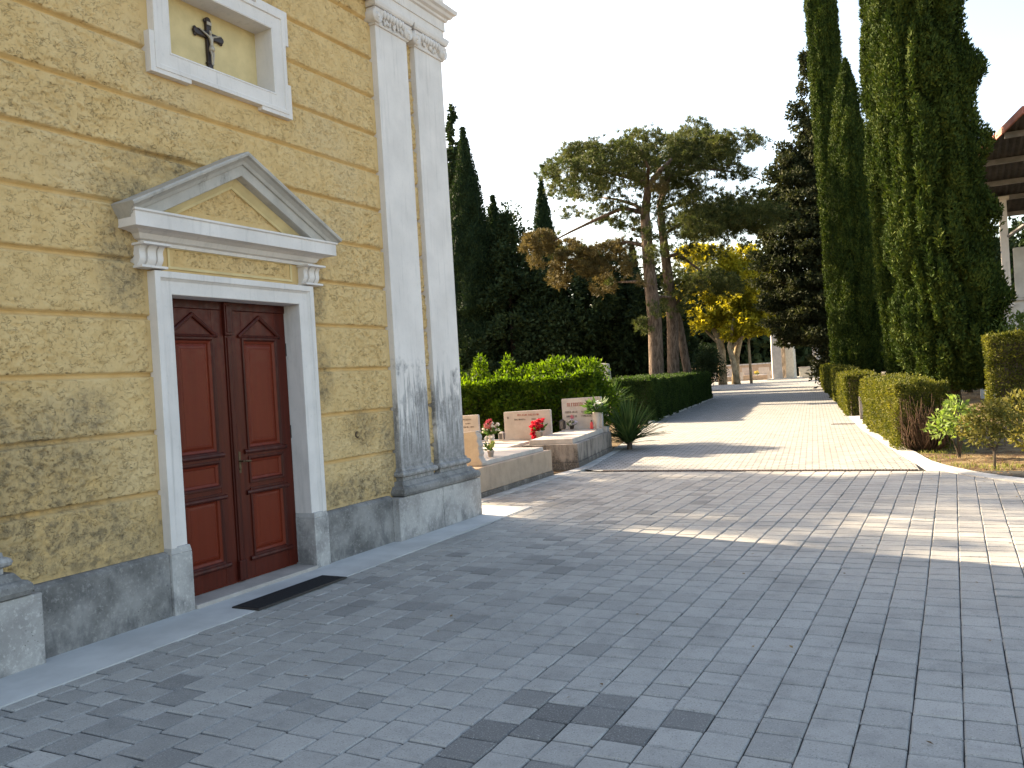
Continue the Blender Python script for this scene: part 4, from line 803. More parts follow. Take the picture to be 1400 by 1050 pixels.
STEM_B = [(-11.47, 40.68, -0.1), (-11.59, 40.58, 1.49), (-11.8, 40.34, 3.88), (-11.96, 39.98, 5.16), (-12.14, 39.75, 6.12)]
BRANCH_A = [[(-11.77, 36.04, 8.64), (-12.73, 35.83, 8.99), (-13.97, 35.62, 8.6), (-15.24, 35.51, 8.19), (-16.15, 35.4, 7.85)], [(-11.77, 36.04, 7.18), (-12.83, 36.36, 7.54), (-14.04, 36.57, 7.46), (-15.05, 36.68, 7.24)], [(-11.74, 36.04, 8.62), (-12.37, 36.46, 9.16), (-13.41, 36.99, 9.66), (-14.62, 37.74, 10.07)], [(-11.56, 36.04, 9.93), (-12.41, 35.62, 10.29), (-13.59, 35.19, 10.71), (-14.81, 34.66, 10.92)], [(-11.68, 36.04, 5.49), (-12.47, 36.25, 5.69), (-13.41, 36.57, 5.79)], [(-11.63, 36.04, 9.72), (-11.93, 36.68, 10.65), (-12.12, 37.31, 11.36)], [(-11.66, 36.04, 4.59), (-11.35, 36.25, 4.91), (-10.9, 36.36, 4.85)], [(-11.66, 36.04, 9.76), (-11.13, 34.87, 10.29), (-11.02, 33.71, 10.82)]]
BRANCH_B = [[(-12.08, 39.51, 7.85), (-12.05, 39.63, 8.2), (-11.27, 39.75, 8.6), (-10.04, 39.63, 8.54), (-8.85, 39.15, 8.37), (-7.97, 38.56, 8.14)], [(-11.9, 39.51, 10.64), (-11.35, 39.98, 11.42), (-10.13, 40.46, 11.22), (-8.71, 40.82, 10.85), (-7.69, 41.17, 10.44)], [(-12.02, 39.51, 7.07), (-11.36, 39.39, 7.13), (-10.42, 39.39, 6.29), (-9.73, 39.27, 5.61)], [(-11.92, 39.51, 4.38), (-11.48, 39.75, 5.06), (-10.72, 40.1, 5.35)], [(-12.14, 39.51, 9.36), (-11.46, 40.22, 9.72), (-10.35, 41.05, 9.55)], [(-11.9, 39.51, 10.52), (-11.32, 38.91, 11.6), (-9.83, 38.32, 11.95)], [(-12.14, 39.51, 9.57), (-11.19, 38.32, 10.64), (-9.52, 37.48, 11.12)]]
pr = [0.34, 0.31, 0.29, 0.27, 0.24, 0.2, 0.15, 0.1, 0.05]
pine((-11.66, 36.04, 0), 'dark spreading pine with brownish lower boughs on its left, left trunk of the clump', [(TRUNK_A, [r*1.06 for r in pr])], [(b, .115) for b in BRANCH_A], PADS_A, DRY, 7400, 3100, 91)
pine((-11.97, 39.51, 0), 'twin stemmed spreading pine with flat green boughs reaching right over the path', [(TRUNK_B, [.31, .29, .27, .25, .22, .19, .14, .07]), (STEM_B, [.24, .21, .19, .15, .09])], [(b, .105) for b in BRANCH_B], PADS_B, [], 11500, 0, 92)

# ------------------------------------------------------------------ yellow plane trees, cedar
def plane(loc, label, stems, pads, n, seed):
    return blobtree('plane_tree', loc, label, pads, LM['yellow'], int(n*1.5), .36, seed, stems, MAT['planebark'], 'plane tree', 'yellow trees at the end of the path')
plane((-19.0, 78, 0), 'yellow plane tree with a straight pale trunk, leftmost of three', [([(0, 0, -.1), (.05, 0, 3.1), (-.1, 0, 4.2), (-1.4, 0, 7)], [.42, .36, .32, .1]), ([(0, 0, 4.0), (.9, .1, 5.7), (1.3, 0, 8)], [.25, .18, .08]), ([(-.1, 0, 3.8), (-2.4, .3, 6.2)], [.18, .05])],
      [(-3.4, 0, 6.4, 1.8, 1.8, 1.5), (-2.6, .6, 8.8, 1.9, 1.9, 1.6), (-.6, -.4, 11.2, 2.2, 2.2, 1.7), (.4, 0, 8.4, 1.8, 2, 1.4), (-1.2, -1, 6.2, 1.6, 1.6, 1.0), (-3.9, 0, 4.6, 1.1, 1.2, .7), (1.2, 1, 10.4, 1.8, 1.8, 1.5), (.2, .5, 6.2, 1.4, 1.6, .8), (-2, 0, 12.3, 1.5, 1.6, 1.0)], 15000, 71)
plane((-18.1, 79.5, 0), 'yellow plane tree with a leaning forked trunk, middle of three', [([(-.1, 0, -.1), (.1, 0, 2.6), (.5, 0, 4), (.9, .2, 7.5)], [.36, .32, .28, .08]), ([(.3, 0, 3.4), (-.5, .3, 6.4)], [.2, .06])],
      [(1.4, 0, 6.2, 1.8, 1.8, 1.3), (2.4, 0, 8.4, 2.0, 2, 1.5), (.6, 0, 9.6, 2.0, 2.0, 1.6), (1.6, 0, 11.4, 1.9, 1.9, 1.4), (.4, .6, 6.8, 1.3, 1.4, 1.0)], 11000, 72)
plane((-17.1, 76.5, 0), 'yellow plane tree with a slanting trunk and low boughs over the path, rightmost', [([(-.2, 0, -.1), (-.45, 0, 1.8), (-.75, 0, 3.4), (-.2, 0, 6)], [.30, .27, .23, .08]), ([(-.7, 0, 3.2), (1.2, .2, 5.0), (2.6, 0, 5.9)], [.16, .10, .04])],
      [(1.0, 0, 5.4, 1.5, 1.6, 1.0), (2.4, 0, 5.2, 1.4, 1.6, .9), (2.9, 0, 7.2, 1.7, 1.8, 1.2), (0, .3, 7.4, 1.5, 1.8, 1.2), (2.0, .4, 9.2, 1.7, 1.8, 1.3), (-.6, 0, 4.6, 1.0, 1.0, .6)], 11000, 73)
tb = tree('young_tree', (-16.3, 77.5, 0), 'thin bare young trunk beside the yellow plane trees', 'sapling'); trunkmesh(tb, [(0, 0, 0), (-.05, 0, 3.6), (.1, 0, 5.2)], [.13, .11, .04], MAT['planebark'])
m = MB(); m.tube([(.0, 0, 3.8), (.5, .1, 4.7)], [.05, .02]); m.tube([(.0, 0, 4.2), (-.45, -.1, 5)], [.045, .02]); m.build('branch', MAT['planebark'], tb, world=False)
g_ = np.random.default_rng(5); ced = []
for k in range(74):
    z = 3.0+k*.258; r = np.interp(z, [2, 5, 9, 12, 14, 16, 18, 20, 22.3], [2.2, 3.1, 3.6, 3.3, 2.6, 1.8, 1.2, .8, .15]); a = k*2.4; q = .5 if z < 16 else .25
    ced.append((math.cos(a)*r*q, math.sin(a)*r*q, z, max(r*.5, .3), max(r*.5, .3), .42))
    if k % 2 == 0 and z < 19: ced.append((-r*g_.uniform(.6, .95), g_.uniform(-.6, .6)*r*.5, z+g_.uniform(-.3, .3), r*.36, r*.36, .3))
ced += [(.6, -.4, z, 1.3, 1.2, .8) for z in (1.0, 1.9, 2.8)]
blobtree('cedar_tree', (-7.65, 58.5, 0), 'dark conifer with ragged layered boughs behind the tallest cypress', ced, LM['cedar'], 105000, .26, 33, [([(.6, .8, -.1), (.2, .3, 6), (0, 0, 18)], [.32, .25, .05])] + [([(0, 0, z), (-2.2, .3*(-1)**i, z+.5)], [.1, .03]) for i, z in enumerate((4.5, 6.5, 8.5, 10.5))], MAT['darkbark'], 'conifer', thick=.3)
# trees standing behind the chapel: they throw the dappled shade on the forecourt
spot = [(-2.2, 1.0, 9.6, 1.5, 1.2, .5), (.2, -.6, 8.6, 1.3, .8, .3), (1.8, 1.4, 9.2, 1.4, 1.2, .5), (-.5, 1.0, 11.6, 1.6, 1.2, .5), (.9, 2.6, 10.4, 1.3, .8, .4), (0, -.7, 8.7, 1.7, 1.0, .35), (-.6, .3, 8.1, 1.4, .9, .3)]

# ------------------------------------------------------------------ hedges
def hedge(label, runs, w, h, mat, leaf, dens, seed, name='hedge', group=None, cat='hedge', rough=.10, top=0., up=.25):
    """clipped hedge along ground runs; leaves over a lumpy box, twiggy inner growth behind them"""
    g = np.random.default_rng(seed); runs = runs if hasattr(runs[0][0], '__len__') else [runs]; c0 = np.array([*runs[0][0], 0.]); t = thing(name, tuple(c0), label, cat, group)
    parts = []; m = MB()
    for path in runs:
        P = np.array(path, float); seg = np.linalg.norm(np.diff(P, axis=0), axis=1); L = seg.sum(); cs = np.concatenate([[0], np.cumsum(seg)])
        def at(s):
            k = np.clip(np.searchsorted(cs, s, 'right')-1, 0, len(seg)-1); d = (P[k+1]-P[k])/seg[k][:, None]
            return np.stack([np.interp(s, cs, P[:, 0]), np.interp(s, cs, P[:, 1])], 1), d
        area = 2*L*h+L*w+2*w*h; n = int(area*dens); u = g.uniform(0, area, n); face = np.digitize(u, np.cumsum([L*h, L*h, L*w, w*h]))
        s = g.uniform(0, L, n); a = g.uniform(-.5, .5, n)*w; z = g.uniform(0, 1, n)**.85*h; depth = np.abs(g.normal(0, rough*.55, n)); nl = np.zeros((n, 3))
        a = np.where(face == 0, -w/2, np.where(face == 1, w/2, a)); z = np.where(face == 2, h, z); s = np.where(face == 3, 0, np.where(face == 4, L, s))
        nl[:, 0] = np.where(face == 3, -1, np.where(face == 4, 1, 0)); nl[:, 1] = np.where(face == 0, -1, np.where(face == 1, 1, 0)); nl[:, 2] = face == 2
        lump = (fbm(s*2.2+face*5, z*2.5+a*2.5, seed, 3)-.5)*rough*2.4; hh = (fbm(s*.9, a*.9, seed+3, 2)-.5)*rough*1.4
        s = s+nl[:, 0]*(lump-depth); a = a+nl[:, 1]*(lump-depth); z = z+nl[:, 2]*(lump-depth)+np.clip(z/h, 0, 1)*hh+(g.uniform(0, 1, n) < .05)*(face == 2)*g.uniform(0, .10+top, n)
        z = np.maximum(z, .01); xy, d = at(np.clip(s, 0, L)); ex = s-np.clip(s, 0, L); nv = np.stack([-d[:, 1], d[:, 0]], 1); xy = xy+d*ex[:, None]+nv*a[:, None]
        N = np.concatenate([d*nl[:, :1]+nv*nl[:, 1:2], nl[:, 2:]], 1); Q = np.concatenate([xy, z[:, None]], 1)-c0
        D = N*.5+g.normal(size=(n, 3))*.75+np.array([0, 0, up])
        parts.append(leaves(Q, D, N+g.normal(size=(n, 3))*.7, leaf*g.uniform(.6, 1.3, n), leaf*.5))
        ns = max(2, int(L/.5)); ss = np.linspace(rough*1.5, L-rough*1.5, ns+1); xy, d = at(ss); nv = np.stack([-d[:, 1], d[:, 0]], 1); hw = w/2-rough*1.5; vs = []
        for i in range(ns+1):
            for aa, zz in ((-hw, .0), (-hw, h-rough*1.6), (hw, h-rough*1.6), (hw, .0)): q = xy[i]+nv[i]*aa-c0[:2]; vs.append((q[0], q[1], zz))
        m.add(vs, [(i*4+k, i*4+(k+1) % 4, i*4+4+(k+1) % 4, i*4+4+k) for i in range(ns) for k in range(4)]+[(0, 1, 2, 3), (ns*4+3, ns*4+2, ns*4+1, ns*4)])
    V, F_ = merge(*parts); npmesh('foliage', V, F_, mat, t, False)
    m.build('twigs', MAT['darkbark'], t, world=False); return t
hl = hedge('tall laurel hedge with glowing lime shoots behind the graves', [(-11.5, 15.6), (-9.0, 16.6), (-6.95, 17.2)], 1.3, 1.62, LM['laurel'], .105, 1500, 201, rough=.17, top=.1)
# bushier end of the laurel, rising above the rest
def mound(label, loc, pads, mat, leaf, n, seed, kind='shrub', stems=(), cat='shrub', group=None, up=.35):
    g = np.random.default_rng(seed); t = thing(kind, loc, label, cat, group); pa = np.array(pads); k = g.choice(len(pa), n, p=(pa[:, 3]*pa[:, 5])/(pa[:, 3]*pa[:, 5]).sum())
    d = norm(g.normal(size=(n, 3))); r = g.uniform(.35, 1, (n, 1))**.5; wob = 1+.4*(fbm(d[:, 0]*3+k, d[:, 2]*3+d[:, 1]*2, seed, 3)-.5)*2
    P = pa[k, :3]+d*r*wob[:, None]*pa[k, 3:]; keep = P[:, 2] > .02; P = P[keep]; d = d[keep]; q = len(P)
    V, F_ = leaves(P, d*.6+g.normal(size=(q, 3))*.6+np.array([0, 0, up]), d+g.normal(size=(q, 3))*.6+np.array([0, 0, .4]), leaf*g.uniform(.6, 1.25, q), leaf*.45)
    npmesh('foliage', V, F_, mat, t, False)
    m = MB(); st = stems or [[(0, 0, -.02), (p[0]*.6, p[1]*.6, p[2])] for p in pads]
    for s in st: m.tube(s, [.018]*(len(s)-1)+[.006], 6)
    m.build('stem', MAT['darkbark'], t, world=False); return t
mound('bushy laurel with lime shoots rising at the right end of the tall hedge', (-7.65, 17.5, 0), [(-.9, 0, 1.35, .8, .7, .55), (0, -.1, 1.3, .75, .7, .7), (.45, .1, 1.0, .55, .6, .75), (-.35, 0, 1.75, .6, .55, .3), (.3, 0, 1.75, .5, .5, .25), (-1.5, 0, 1.4, .6, .6, .45)], LM['laurel'], .105, 11000, 211, cat='laurel bush')
for i, (x, y, h) in enumerate(((-10.3, 16.7, 2.15), (-9.75, 17.0, 2.05), (-9.1, 17.1, 1.95))):
    mound(('upright lime laurel shoot beside the chapel pilaster', 'second upright lime shoot from the chapel above the hedge', 'short lime shoot above the hedge left of the bushy laurel')[i], (x, y, 0), [(0, 0, h-.35, .2, .2, .4), (.03, 0, h-.1, .12, .12, .3), (.1, 0, h-.6, .25, .25, .3)], LM['laurel'], .10, 900, 221+i, group='lime shoots above the tall hedge', cat='laurel shoot')
hedge('dark clipped box hedge round the pine bed, its top edge sunlit', [[(-9.9, 26.1), (-8.55, 26.1)], [(-9.0, 25.7), (-11.75, 43.6)], [(-9.5, 25.7), (-14.2, 43.4)]], 1.0, 1.36, LM['darkbox'], .06, 3400, 202, rough=.07)
hn = hedge('sunlit clipped hedge with a bare brown end nearest the chapel, along the right kerb', [(-.50, 15.75), (-.95, 18.2), (-1.62, 22.4)], .82, 1.12, LM['box'], .05, 4200, 203, rough=.10)
m = MB()
for k in range(150):                                     # the leafless twigs at its near end
    x = random.uniform(-.42, .42); y = random.uniform(-.42, .05); z = random.uniform(.05, .5); p = [(x*.5, y*.3+.1, 0), (x*.8+random.uniform(-.05, .05), y*.6, z), (x+random.uniform(-.12, .12), y-.05, z+random.uniform(.2, .5))]
    m.tube(p, [.009, .006, .003], 5)
m.build('bare_twigs', simple('dry_brown_twig', (.10, .058, .035), .9, .3, 10, .1), hn, world=False)
hedge('short clipped hedge behind the stone marker by the right kerb', [(-2.35, 25.6), (-3.35, 32.2)], .8, 1.15, LM['box'], .07, 2200, 204, rough=.08)
hedge('farther clipped hedge along the right kerb below the pointed cypress', [(-3.62, 34.0), (-5.0, 43.0)], .8, 1.25, LM['box'], .09, 1500, 205, rough=.09)
hedge('farthest clipped hedge at the foot of the tallest cypress', [(-5.25, 44.5), (-7.0, 56.0)], .8, 1.3, LM['box'], .12, 900, 206, rough=.10)
hedge('tall clipped hedge below the shed wall at the right edge', [(.72, 23.6), (5.5, 23.2)], 1.0, 1.95, LM['box'], .07, 1500, 207, rough=.10)
mound('loose bright green shrub behind the tall clipped hedge', (1.5, 26.2, 0), [(0, 0, 2.1, .7, .6, .45), (.9, 0, 2.3, .8, .6, .5), (-.3, .1, 1.9, .5, .5, .4), (1.8, 0, 2.2, .8, .6, .5)], LM['pale'], .12, 4500, 212)
mound('small twiggy shrub with brownish leaves on a thin bare stem', (.42, 13.3, 0), [(-.05, 0, .66, .28, .26, .20), (.18, .05, .58, .22, .22, .18), (-.25, .05, .55, .2, .2, .16), (.05, 0, .82, .2, .2, .12), (-.12, -.1, .42, .2, .2, .12)], LM['shrub'], .07, 1500, 213, stems=[[(0, 0, -.02), (.01, 0, .25), (-.05, 0, .6)], [(.01, 0, .22), (.15, .03, .55)], [(.0, 0, .24), (-.2, .03, .52)], [(0, 0, .3), (.03, 0, .8)]], group='shrubs in the right bed')
mound('broad leaved pale green shrub leaning toward the kerb', (.0, 14.7, 0), [(-.05, 0, .62, .25, .25, .22), (-.2, .0, .45, .22, .2, .2), (.15, 0, .5, .25, .25, .2), (.0, 0, .82, .15, .15, .12)], LM['pale'], .11, 420, 214, group='shrubs in the right bed')
mound('bushy yellow green shrub cut by the right edge of the photo', (1.05, 13.9, 0), [(0, 0, .55, .4, .4, .3), (-.2, 0, .8, .3, .3, .22), (.3, .1, .8, .4, .4, .3), (-.1, -.1, .35, .3, .3, .2), (.5, 0, .5, .4, .4, .35)], LM['shrub'], .085, 2600, 215, group='shrubs in the right bed')
def yucca(loc, label, n, L, seed, h0=.1):
    g = np.random.default_rng(seed); t = thing('yucca_plant', loc, label, 'yucca', 'spiky yuccas at the end of the grave row')
    m = MB(); m.tube([(0, 0, -.05), (.02, 0, h0+.15)], [.06, .05], 8); m.build('stem', MAT['darkbark'], t, world=False)
    V = []; Fq = []; b = 0
    for k in range(n):
        a = g.uniform(0, 2*np.pi); e = g.uniform(.12, 1.5); l = L*g.uniform(.7, 1.1); hd = np.array([math.cos(a), math.sin(a), 0]); sd2 = np.array([-math.sin(a), math.cos(a), 0]); c = np.array([0, 0, h0+g.uniform(0, .15)])
        w = .022; pts = []
        for i in range(5):
            s = i/4; p = c+hd*(l*s*math.cos(e))+np.array([0, 0, l*s*math.sin(e)-.10*l*s*s*math.cos(e)]); pts.append(p); ww = w*(.7, 1, .85, .5, .05)[i]
            V += [p-sd2*ww, p+np.array([0, 0, -.006]), p+sd2*ww]
        for i in range(4):
            q = b+i*3; Fq += [(q, q+1, q+4, q+3), (q+1, q+2, q+5, q+4)]
        b += 15
    npmesh('blades', np.array(V), np.array(Fq), LM['yucca'], t, False); return t
yucca((-6.12, 16.75, 0), 'large spiky yucca at the corner of the stained grave', 300, .92, 301, .10)
yucca((-7.05, 18.3, .75), 'smaller yucca behind the lettered headstone', 120, .62, 302, .1)
# litter and tufts in the bed
n = 2600; gx = rng.uniform(-.9, 2.2, n); gy = rng.uniform(12.2, 17.5, n); ok = gx > kerb_x(gy)+.05
Q = np.stack([gx, gy, np.full(n, -.012)], 1)[ok]; q = len(Q)
V, F_ = leaves(Q, rnd_dir(q)*np.array([1, 1, .25]), np.array([0, 0, 1.])+rnd_dir(q)*.4, rng.uniform(.02, .06, q), .022); tag(npmesh('leaf_litter', V, F_, leafmat('fallen_leaf', (.07, .035, .02), (.17, .10, .05), (.30, .20, .09), .1, 4)), kind='stuff')
n = 9000; gx = rng.uniform(-1.0, 1.6, n); gy = rng.uniform(12.6, 20, n); ok = (gx > kerb_x(gy)+.04) & (fbm(gx*2, gy*2, 5, 3) > .50) & (gx < kerb_x(gy)+.9)
Q = np.stack([gx, gy, np.full(n, -.02)], 1)[ok]; q = len(Q)
V, F_ = leaves(Q, rnd_dir(q)*.45+np.array([0, 0, 1.]), rnd_dir(q), rng.uniform(.03, .09, q), .010); tag(npmesh('grass', V, F_, leafmat('thin_grass_blade', (.06, .075, .02), (.15, .16, .045), (.28, .26, .10), .3, 3)), kind='stuff')

n = 170; gx = np.concatenate([rng.uniform(-4.6, 1.5, 90), kerb_x(np.linspace(11, 24, 80))-.3-rng.exponential(.25, 80)]); gy = np.concatenate([rng.uniform(3.5, 12.8, 90), np.linspace(11, 24, 80)])
V, F_ = leaves(np.stack([gx, gy, np.full(n, .012)], 1), rnd_dir(n)*np.array([1, 1, .12]), np.array([0, 0, 1.])+rnd_dir(n)*.3, rng.uniform(.015, .045, n), .018); tag(npmesh('leaf_litter', V, F_, bpy.data.materials['fallen_leaf']), kind='stuff')
# ------------------------------------------------------------------ shed at the right, far end of the path
sh = thing('open_shed', (3.5, 33, 0), 'open shed with dark corrugated roof on a white post above a pale parapet', 'shed')
PALE = simple('pale_painted_wall', (.55, .54, .52), .8, .12, 2, .15); DARKROOF = simple('dark_corrugated_sheet', (.055, .052, .05), .7, .3, 3, .3); STEEL = simple('grey_steel_beam', (.22, .21, .21), .5, .2, 4, .1); FASC = simple('faded_red_fascia', (.42, .17, .13), .7, .2, 3, .2)
def rz_(y): return 6.6+.12*(36-y)
m = MB()                                                  # corrugated roof sheet, ridges running down the slope
corn = [(1.94, 25.8), (.0, 31.8), (0, 36), (10, 36), (10, 25.8)]
xs = np.arange(0.0, 10.0, .09); vs = []; fs = []
for i, x in enumerate(xs):
    y0 = 25.8 if x > 1.94 else 31.8-(x/1.94)*6.0; zz = .022*(1 if i % 2 else -1)
    vs += [(x, y0, rz_(y0)+zz), (x, 36, rz_(36)+zz)]
fs = [(2*i, 2*i+1, 2*i+3, 2*i+2) for i in range(len(xs)-1)]
m.add(vs, fs); o = m.build('roof', DARKROOF, sh); sm = o.modifiers.new('thick', 'SOLIDIFY'); sm.thickness = .02
m = MB()
for a, b in (((10, 25.72), (1.94, 25.72)), ((1.90, 25.74), (-.05, 31.8)), ((-.06, 31.8), (-.06, 36.05))):
    za, zb = rz_(a[1]), rz_(b[1]); d = (Vector(b)-Vector(a)).normalized(); nn = Vector((d.y, -d.x))*.05
    m.add([(a[0], a[1], za-.10), (b[0], b[1], zb-.10), (b[0], b[1], zb+.09), (a[0], a[1], za+.09), (a[0]+nn.x, a[1]+nn.y, za-.10), (b[0]+nn.x, b[1]+nn.y, zb-.10), (b[0]+nn.x, b[1]+nn.y, zb+.09), (a[0]+nn.x, a[1]+nn.y, za+.09)], [(0, 1, 2, 3), (7, 6, 5, 4), (0, 4, 5, 1), (1, 5, 6, 2), (2, 6, 7, 3), (3, 7, 4, 0)])
m.build('fascia', FASC, sh)
for y in (27.2, 29.4, 31.6, 33.4, 35.6):
    x0 = max(.05, 1.94-(y-25.8)*.323)+.06; m = MB(); m.box(x0, 10, y-.05, y+.05, rz_(y)-.19, rz_(y)-.035); m.build('purlin', STEEL, sh)
m = MB(); m.tube([(1.75, 33.2, 5.4), (4.6, 30.4, rz_(30.4)-.2)], .06, 8); m.build('brace', STEEL, sh)
for x in (1.72, 6.2):
    m = MB(); m.box(x-.12, x+.12, 33.08, 33.32, 0, rz_(33.3)-.12); m.box(x-.2, x+.2, 33.0, 33.4, rz_(33.3)-.22, rz_(33.3)-.12); m.build('post', MAT['trim'], sh, bevel=.01)
m = MB(); m.add([(.75, 33.0, 0), (10, 32.2, 0), (10, 32.5, 0), (.75, 33.3, 0), (.75, 33.0, 3.2), (10, 32.2, 3.5), (10, 32.5, 3.5), (.75, 33.3, 3.2)], [(0, 1, 5, 4), (1, 2, 6, 5), (2, 3, 7, 6), (3, 0, 4, 7), (4, 5, 6, 7)]); m.build('parapet', PALE, sh)
m = MB(); m.add([(.62, 32.9, 3.2), (10, 32.08, 3.5), (10, 32.6, 3.5), (.62, 33.42, 3.2), (.62, 32.9, 3.3), (10, 32.08, 3.6), (10, 32.6, 3.6), (.62, 33.42, 3.3)], [(3, 2, 1, 0), (0, 1, 5, 4), (1, 2, 6, 5), (2, 3, 7, 6), (3, 0, 4, 7), (4, 5, 6, 7)]); m.build('coping', MAT['kerb'], sh)
m = MB(); m.add([(.72, 32.94, 2.55), (1.9, 32.84, 3.1), (1.9, 32.76, 3.1), (.72, 32.86, 2.55), (.72, 32.94, 2.63), (1.9, 32.84, 3.18), (1.9, 32.76, 3.18), (.72, 32.86, 2.63)], [(3, 2, 1, 0), (0, 1, 5, 4), (1, 2, 6, 5), (2, 3, 7, 6), (3, 0, 4, 7), (4, 5, 6, 7)]); m.box(.70, .80, 32.80, 32.93, .6, 2.6); m.build('handrail', MAT['trim'], sh)
m = MB(); m.box(2.1, 10, 35.6, 35.8, 0, 5.3); m.build('back_wall', PALE, sh)
blobtree('dark_shrub_tree', (.5, 38.5, 0), 'dark bushy tree in the gap between the huge cypress and the shed post', [(0, 0, 4.0, 1.2, 1.2, 1.1), (.6, 0, 5.6, 1.1, 1.1, .9), (-.4, 0, 5.4, 1.0, 1.0, 1.0), (.2, 0, 2.4, 1.3, 1.2, 1.2), (1, 0, 3.4, .8, .8, .8)], LM['oak'], 9000, .18, 77, [([(0, 0, 0), (.1, 0, 4)], [.12, .05])], MAT['darkbark'], 'bushy tree')
blobtree('evergreen_tree', (4.5, 47, 0), 'tall dark evergreen seen under the shed roof behind its back wall', roundpads(26, 4.2, 2, 10.2, 88), LM['oak'], 42000, .27, 89, [([(0, 0, -.1), (.1, 0, 5), (0, .1, 10)], [.25, .2, .06])], MAT['darkbark'], 'evergreen tree')
# stone marker by the kerb and a pigeon on the path
mk = thing('stone_marker', (-2.12, 24.0, 0), 'small square stone marker between two hedges on the right kerb', 'marker')
m = MB(); m.box(-.15, .15, -.12, .12, -.05, .60); m.frus((-.15, .15, -.12, .12), .60, (-.12, .12, -.09, .09), .65); m.build('block', MAT['dirtystone'], mk, bevel=.01, world=False)
pg = thing('pigeon', (-7.05, 50.6, 0), 'small dark pigeon standing on the shaded path', 'bird')
PG = simple('grey_pigeon_feather', (.07, .07, .085), .6, .3, 20, .1)
pts = [(0, 0, .13), (.06, 0, .15), (.10, 0, .19), (.115, 0, .225), (-.06, 0, .115), (-.15, 0, .09)]
skin_body('body', [(pg.location.x+p[0], pg.location.y+p[1], p[2]) for p in pts], [(0, 1), (1, 2), (2, 3), (0, 4), (4, 5)], [.055, .05, .03, .024, .042, .018], PG, pg)
m = MB(); m.lathe([(.001, .137), (.009, .14), (.001, .168)], (0, 0, .228), 8, 0); m.build('beak', MAT['brass'], pg, world=False)
for s in (-1, 1): m = MB(); m.tube([(.0, s*.02, .09), (.005, s*.022, .01)], .005, 6); m.tube([(-.012, s*.022, .006), (.03, s*.025, .005)], .005, 6); m.build('leg', simple('red_bird_leg', (.35, .06, .05)), pg, world=False)
# tall concrete slabs at the end of the path
CREAM = mk_stone('cream_monument_stone', (.62, .57, .47), (.25, .22, .18), .3)
mo = thing('monument', (-15.6, 90.5, 0), 'monument of tall upright pale stone slabs at the end of the path', 'monument')
for (x0, x1, y, a, h, mt) in ((-16.75, -15.75, 90.0, .35, 5.6, MAT['marblew']), (-15.95, -15.35, 91.0, -.1, 5.4, MAT['dirtystone']), (-15.35, -14.4, 90.2, -.4, 5.7, CREAM)):
    cxm = (x0+x1)/2; w = (x1-x0)/2; m = MB(); m.m = Matrix.Translation((cxm, y, 0)) @ Matrix.Rotation(a, 4, 'Z'); m.frus((-w, w, -.25, .25), 0, (-w*.9, w*.9, -.2, .2), h); m.m = None; m.build('slab', mt, mo, bevel=.03)
m = MB(); m.box(-17.2, -14.0, 89.3, 91.8, -.05, .12); m.build('base', MAT['kerb'], mo)
wl = thing('low_wall', (-13.6, 92, 0), 'low cream stone wall beside the tall monument slabs', 'wall'); m = MB(); m.box(-14.35, -12.95, 91.8, 92.3, 0, 1.05); m.build('wall_block', CREAM, wl, bevel=.02)
m = MB(); m.box(-14.4, -12.9, 91.75, 92.35, 1.052, 1.16); m.build('coping', MAT['marblew'], wl, bevel=.02)
wb = thing('white_building', (-9.5, 93, 0), 'small white building with dark gate behind the far hedge', 'building')
m = MB(); m.box(-12.75, -9, 92.5, 97, 0, 3.3); m.build('wall', PALE, wb, bevel=.03); m = MB(); m.box(-12.95, -8.8, 92.3, 97.2, 3.302, 3.5); m.build('roof', MAT['kerb'], wb)
m = MB()
for k in range(7): m.box(-12.3+k*.2, -12.24+k*.2, 92.38, 92.43, .05, 1.5)
m.box(-12.35, -11.0, 92.37, 92.44, 1.5, 1.57); m.box(-12.35, -11.0, 92.37, 92.44, .2, .27); m.build('gate', MAT['iron'], wb)
m = MB(); m.box(-13.0, -12.76, 92.2, 92.48, 0, 3.28); m.build('pilaster', MAT['marblew'], wb)
# graves and low walls in the background
def tomb(loc, rz, w, l, hs, label, mat, fl=None):
    t = thing('grave', loc, label, 'grave', 'graves far back beyond the pines', rz); m = MB(); m.box(-w/2, w/2, 0, l, 0, .45); m.frus((-w/2+.1, w/2-.1, .1, l-.3), .452, (-w/2+.14, w/2-.14, .14, l-.34), .55); m.build('kerb_block', mat, t, bevel=.01, world=False)
    m = MB(); m.box(-w*.4, w*.4, l-.25, l-.1, .46, .46+hs); m.build('headstone', MAT['marblew'], t, bevel=.01, world=False)
    if fl: V, F_ = blooms(None, (fl[0], .5, .8), .22, 10, .16); npmesh('flowers', V, F_, petal(fl[1]), t, False); V, F_ = leaves(np.array([[fl[0], .5, .6]]).repeat(30, 0), rnd_dir(30)+np.array([0, 0, .5]), rnd_dir(30), .3, .1); npmesh('foliage', V, F_, GREEN, t, False)
    return t
TL = [('pinkish grave behind the yellow trees, leftmost', (-27.2, 97)), ('grave with white flowers second from the left behind the yellow trees', (-25.2, 98)), ('grave with pink flowers seen between the plane trunks', (-23.3, 97.5)), ('pale grave right of the plane trunks', (-21.4, 98.5)), ('grave with yellow flowers left of the monument', (-19.6, 97)), ('grave with white blooms nearest the monument slabs', (-18.0, 98))]
fc = [None, W_, P_, None, (.7, .55, .15), W_]
for i, (lab, p) in enumerate(TL): tomb((*p, 0), R(random.uniform(-6, 6)), 1.5, 2.4, random.uniform(.7, 1.1), lab, MAT['marble'] if i % 2 else MAT['marblew'], (random.uniform(-.4, .4), fc[i]) if fc[i] else None)
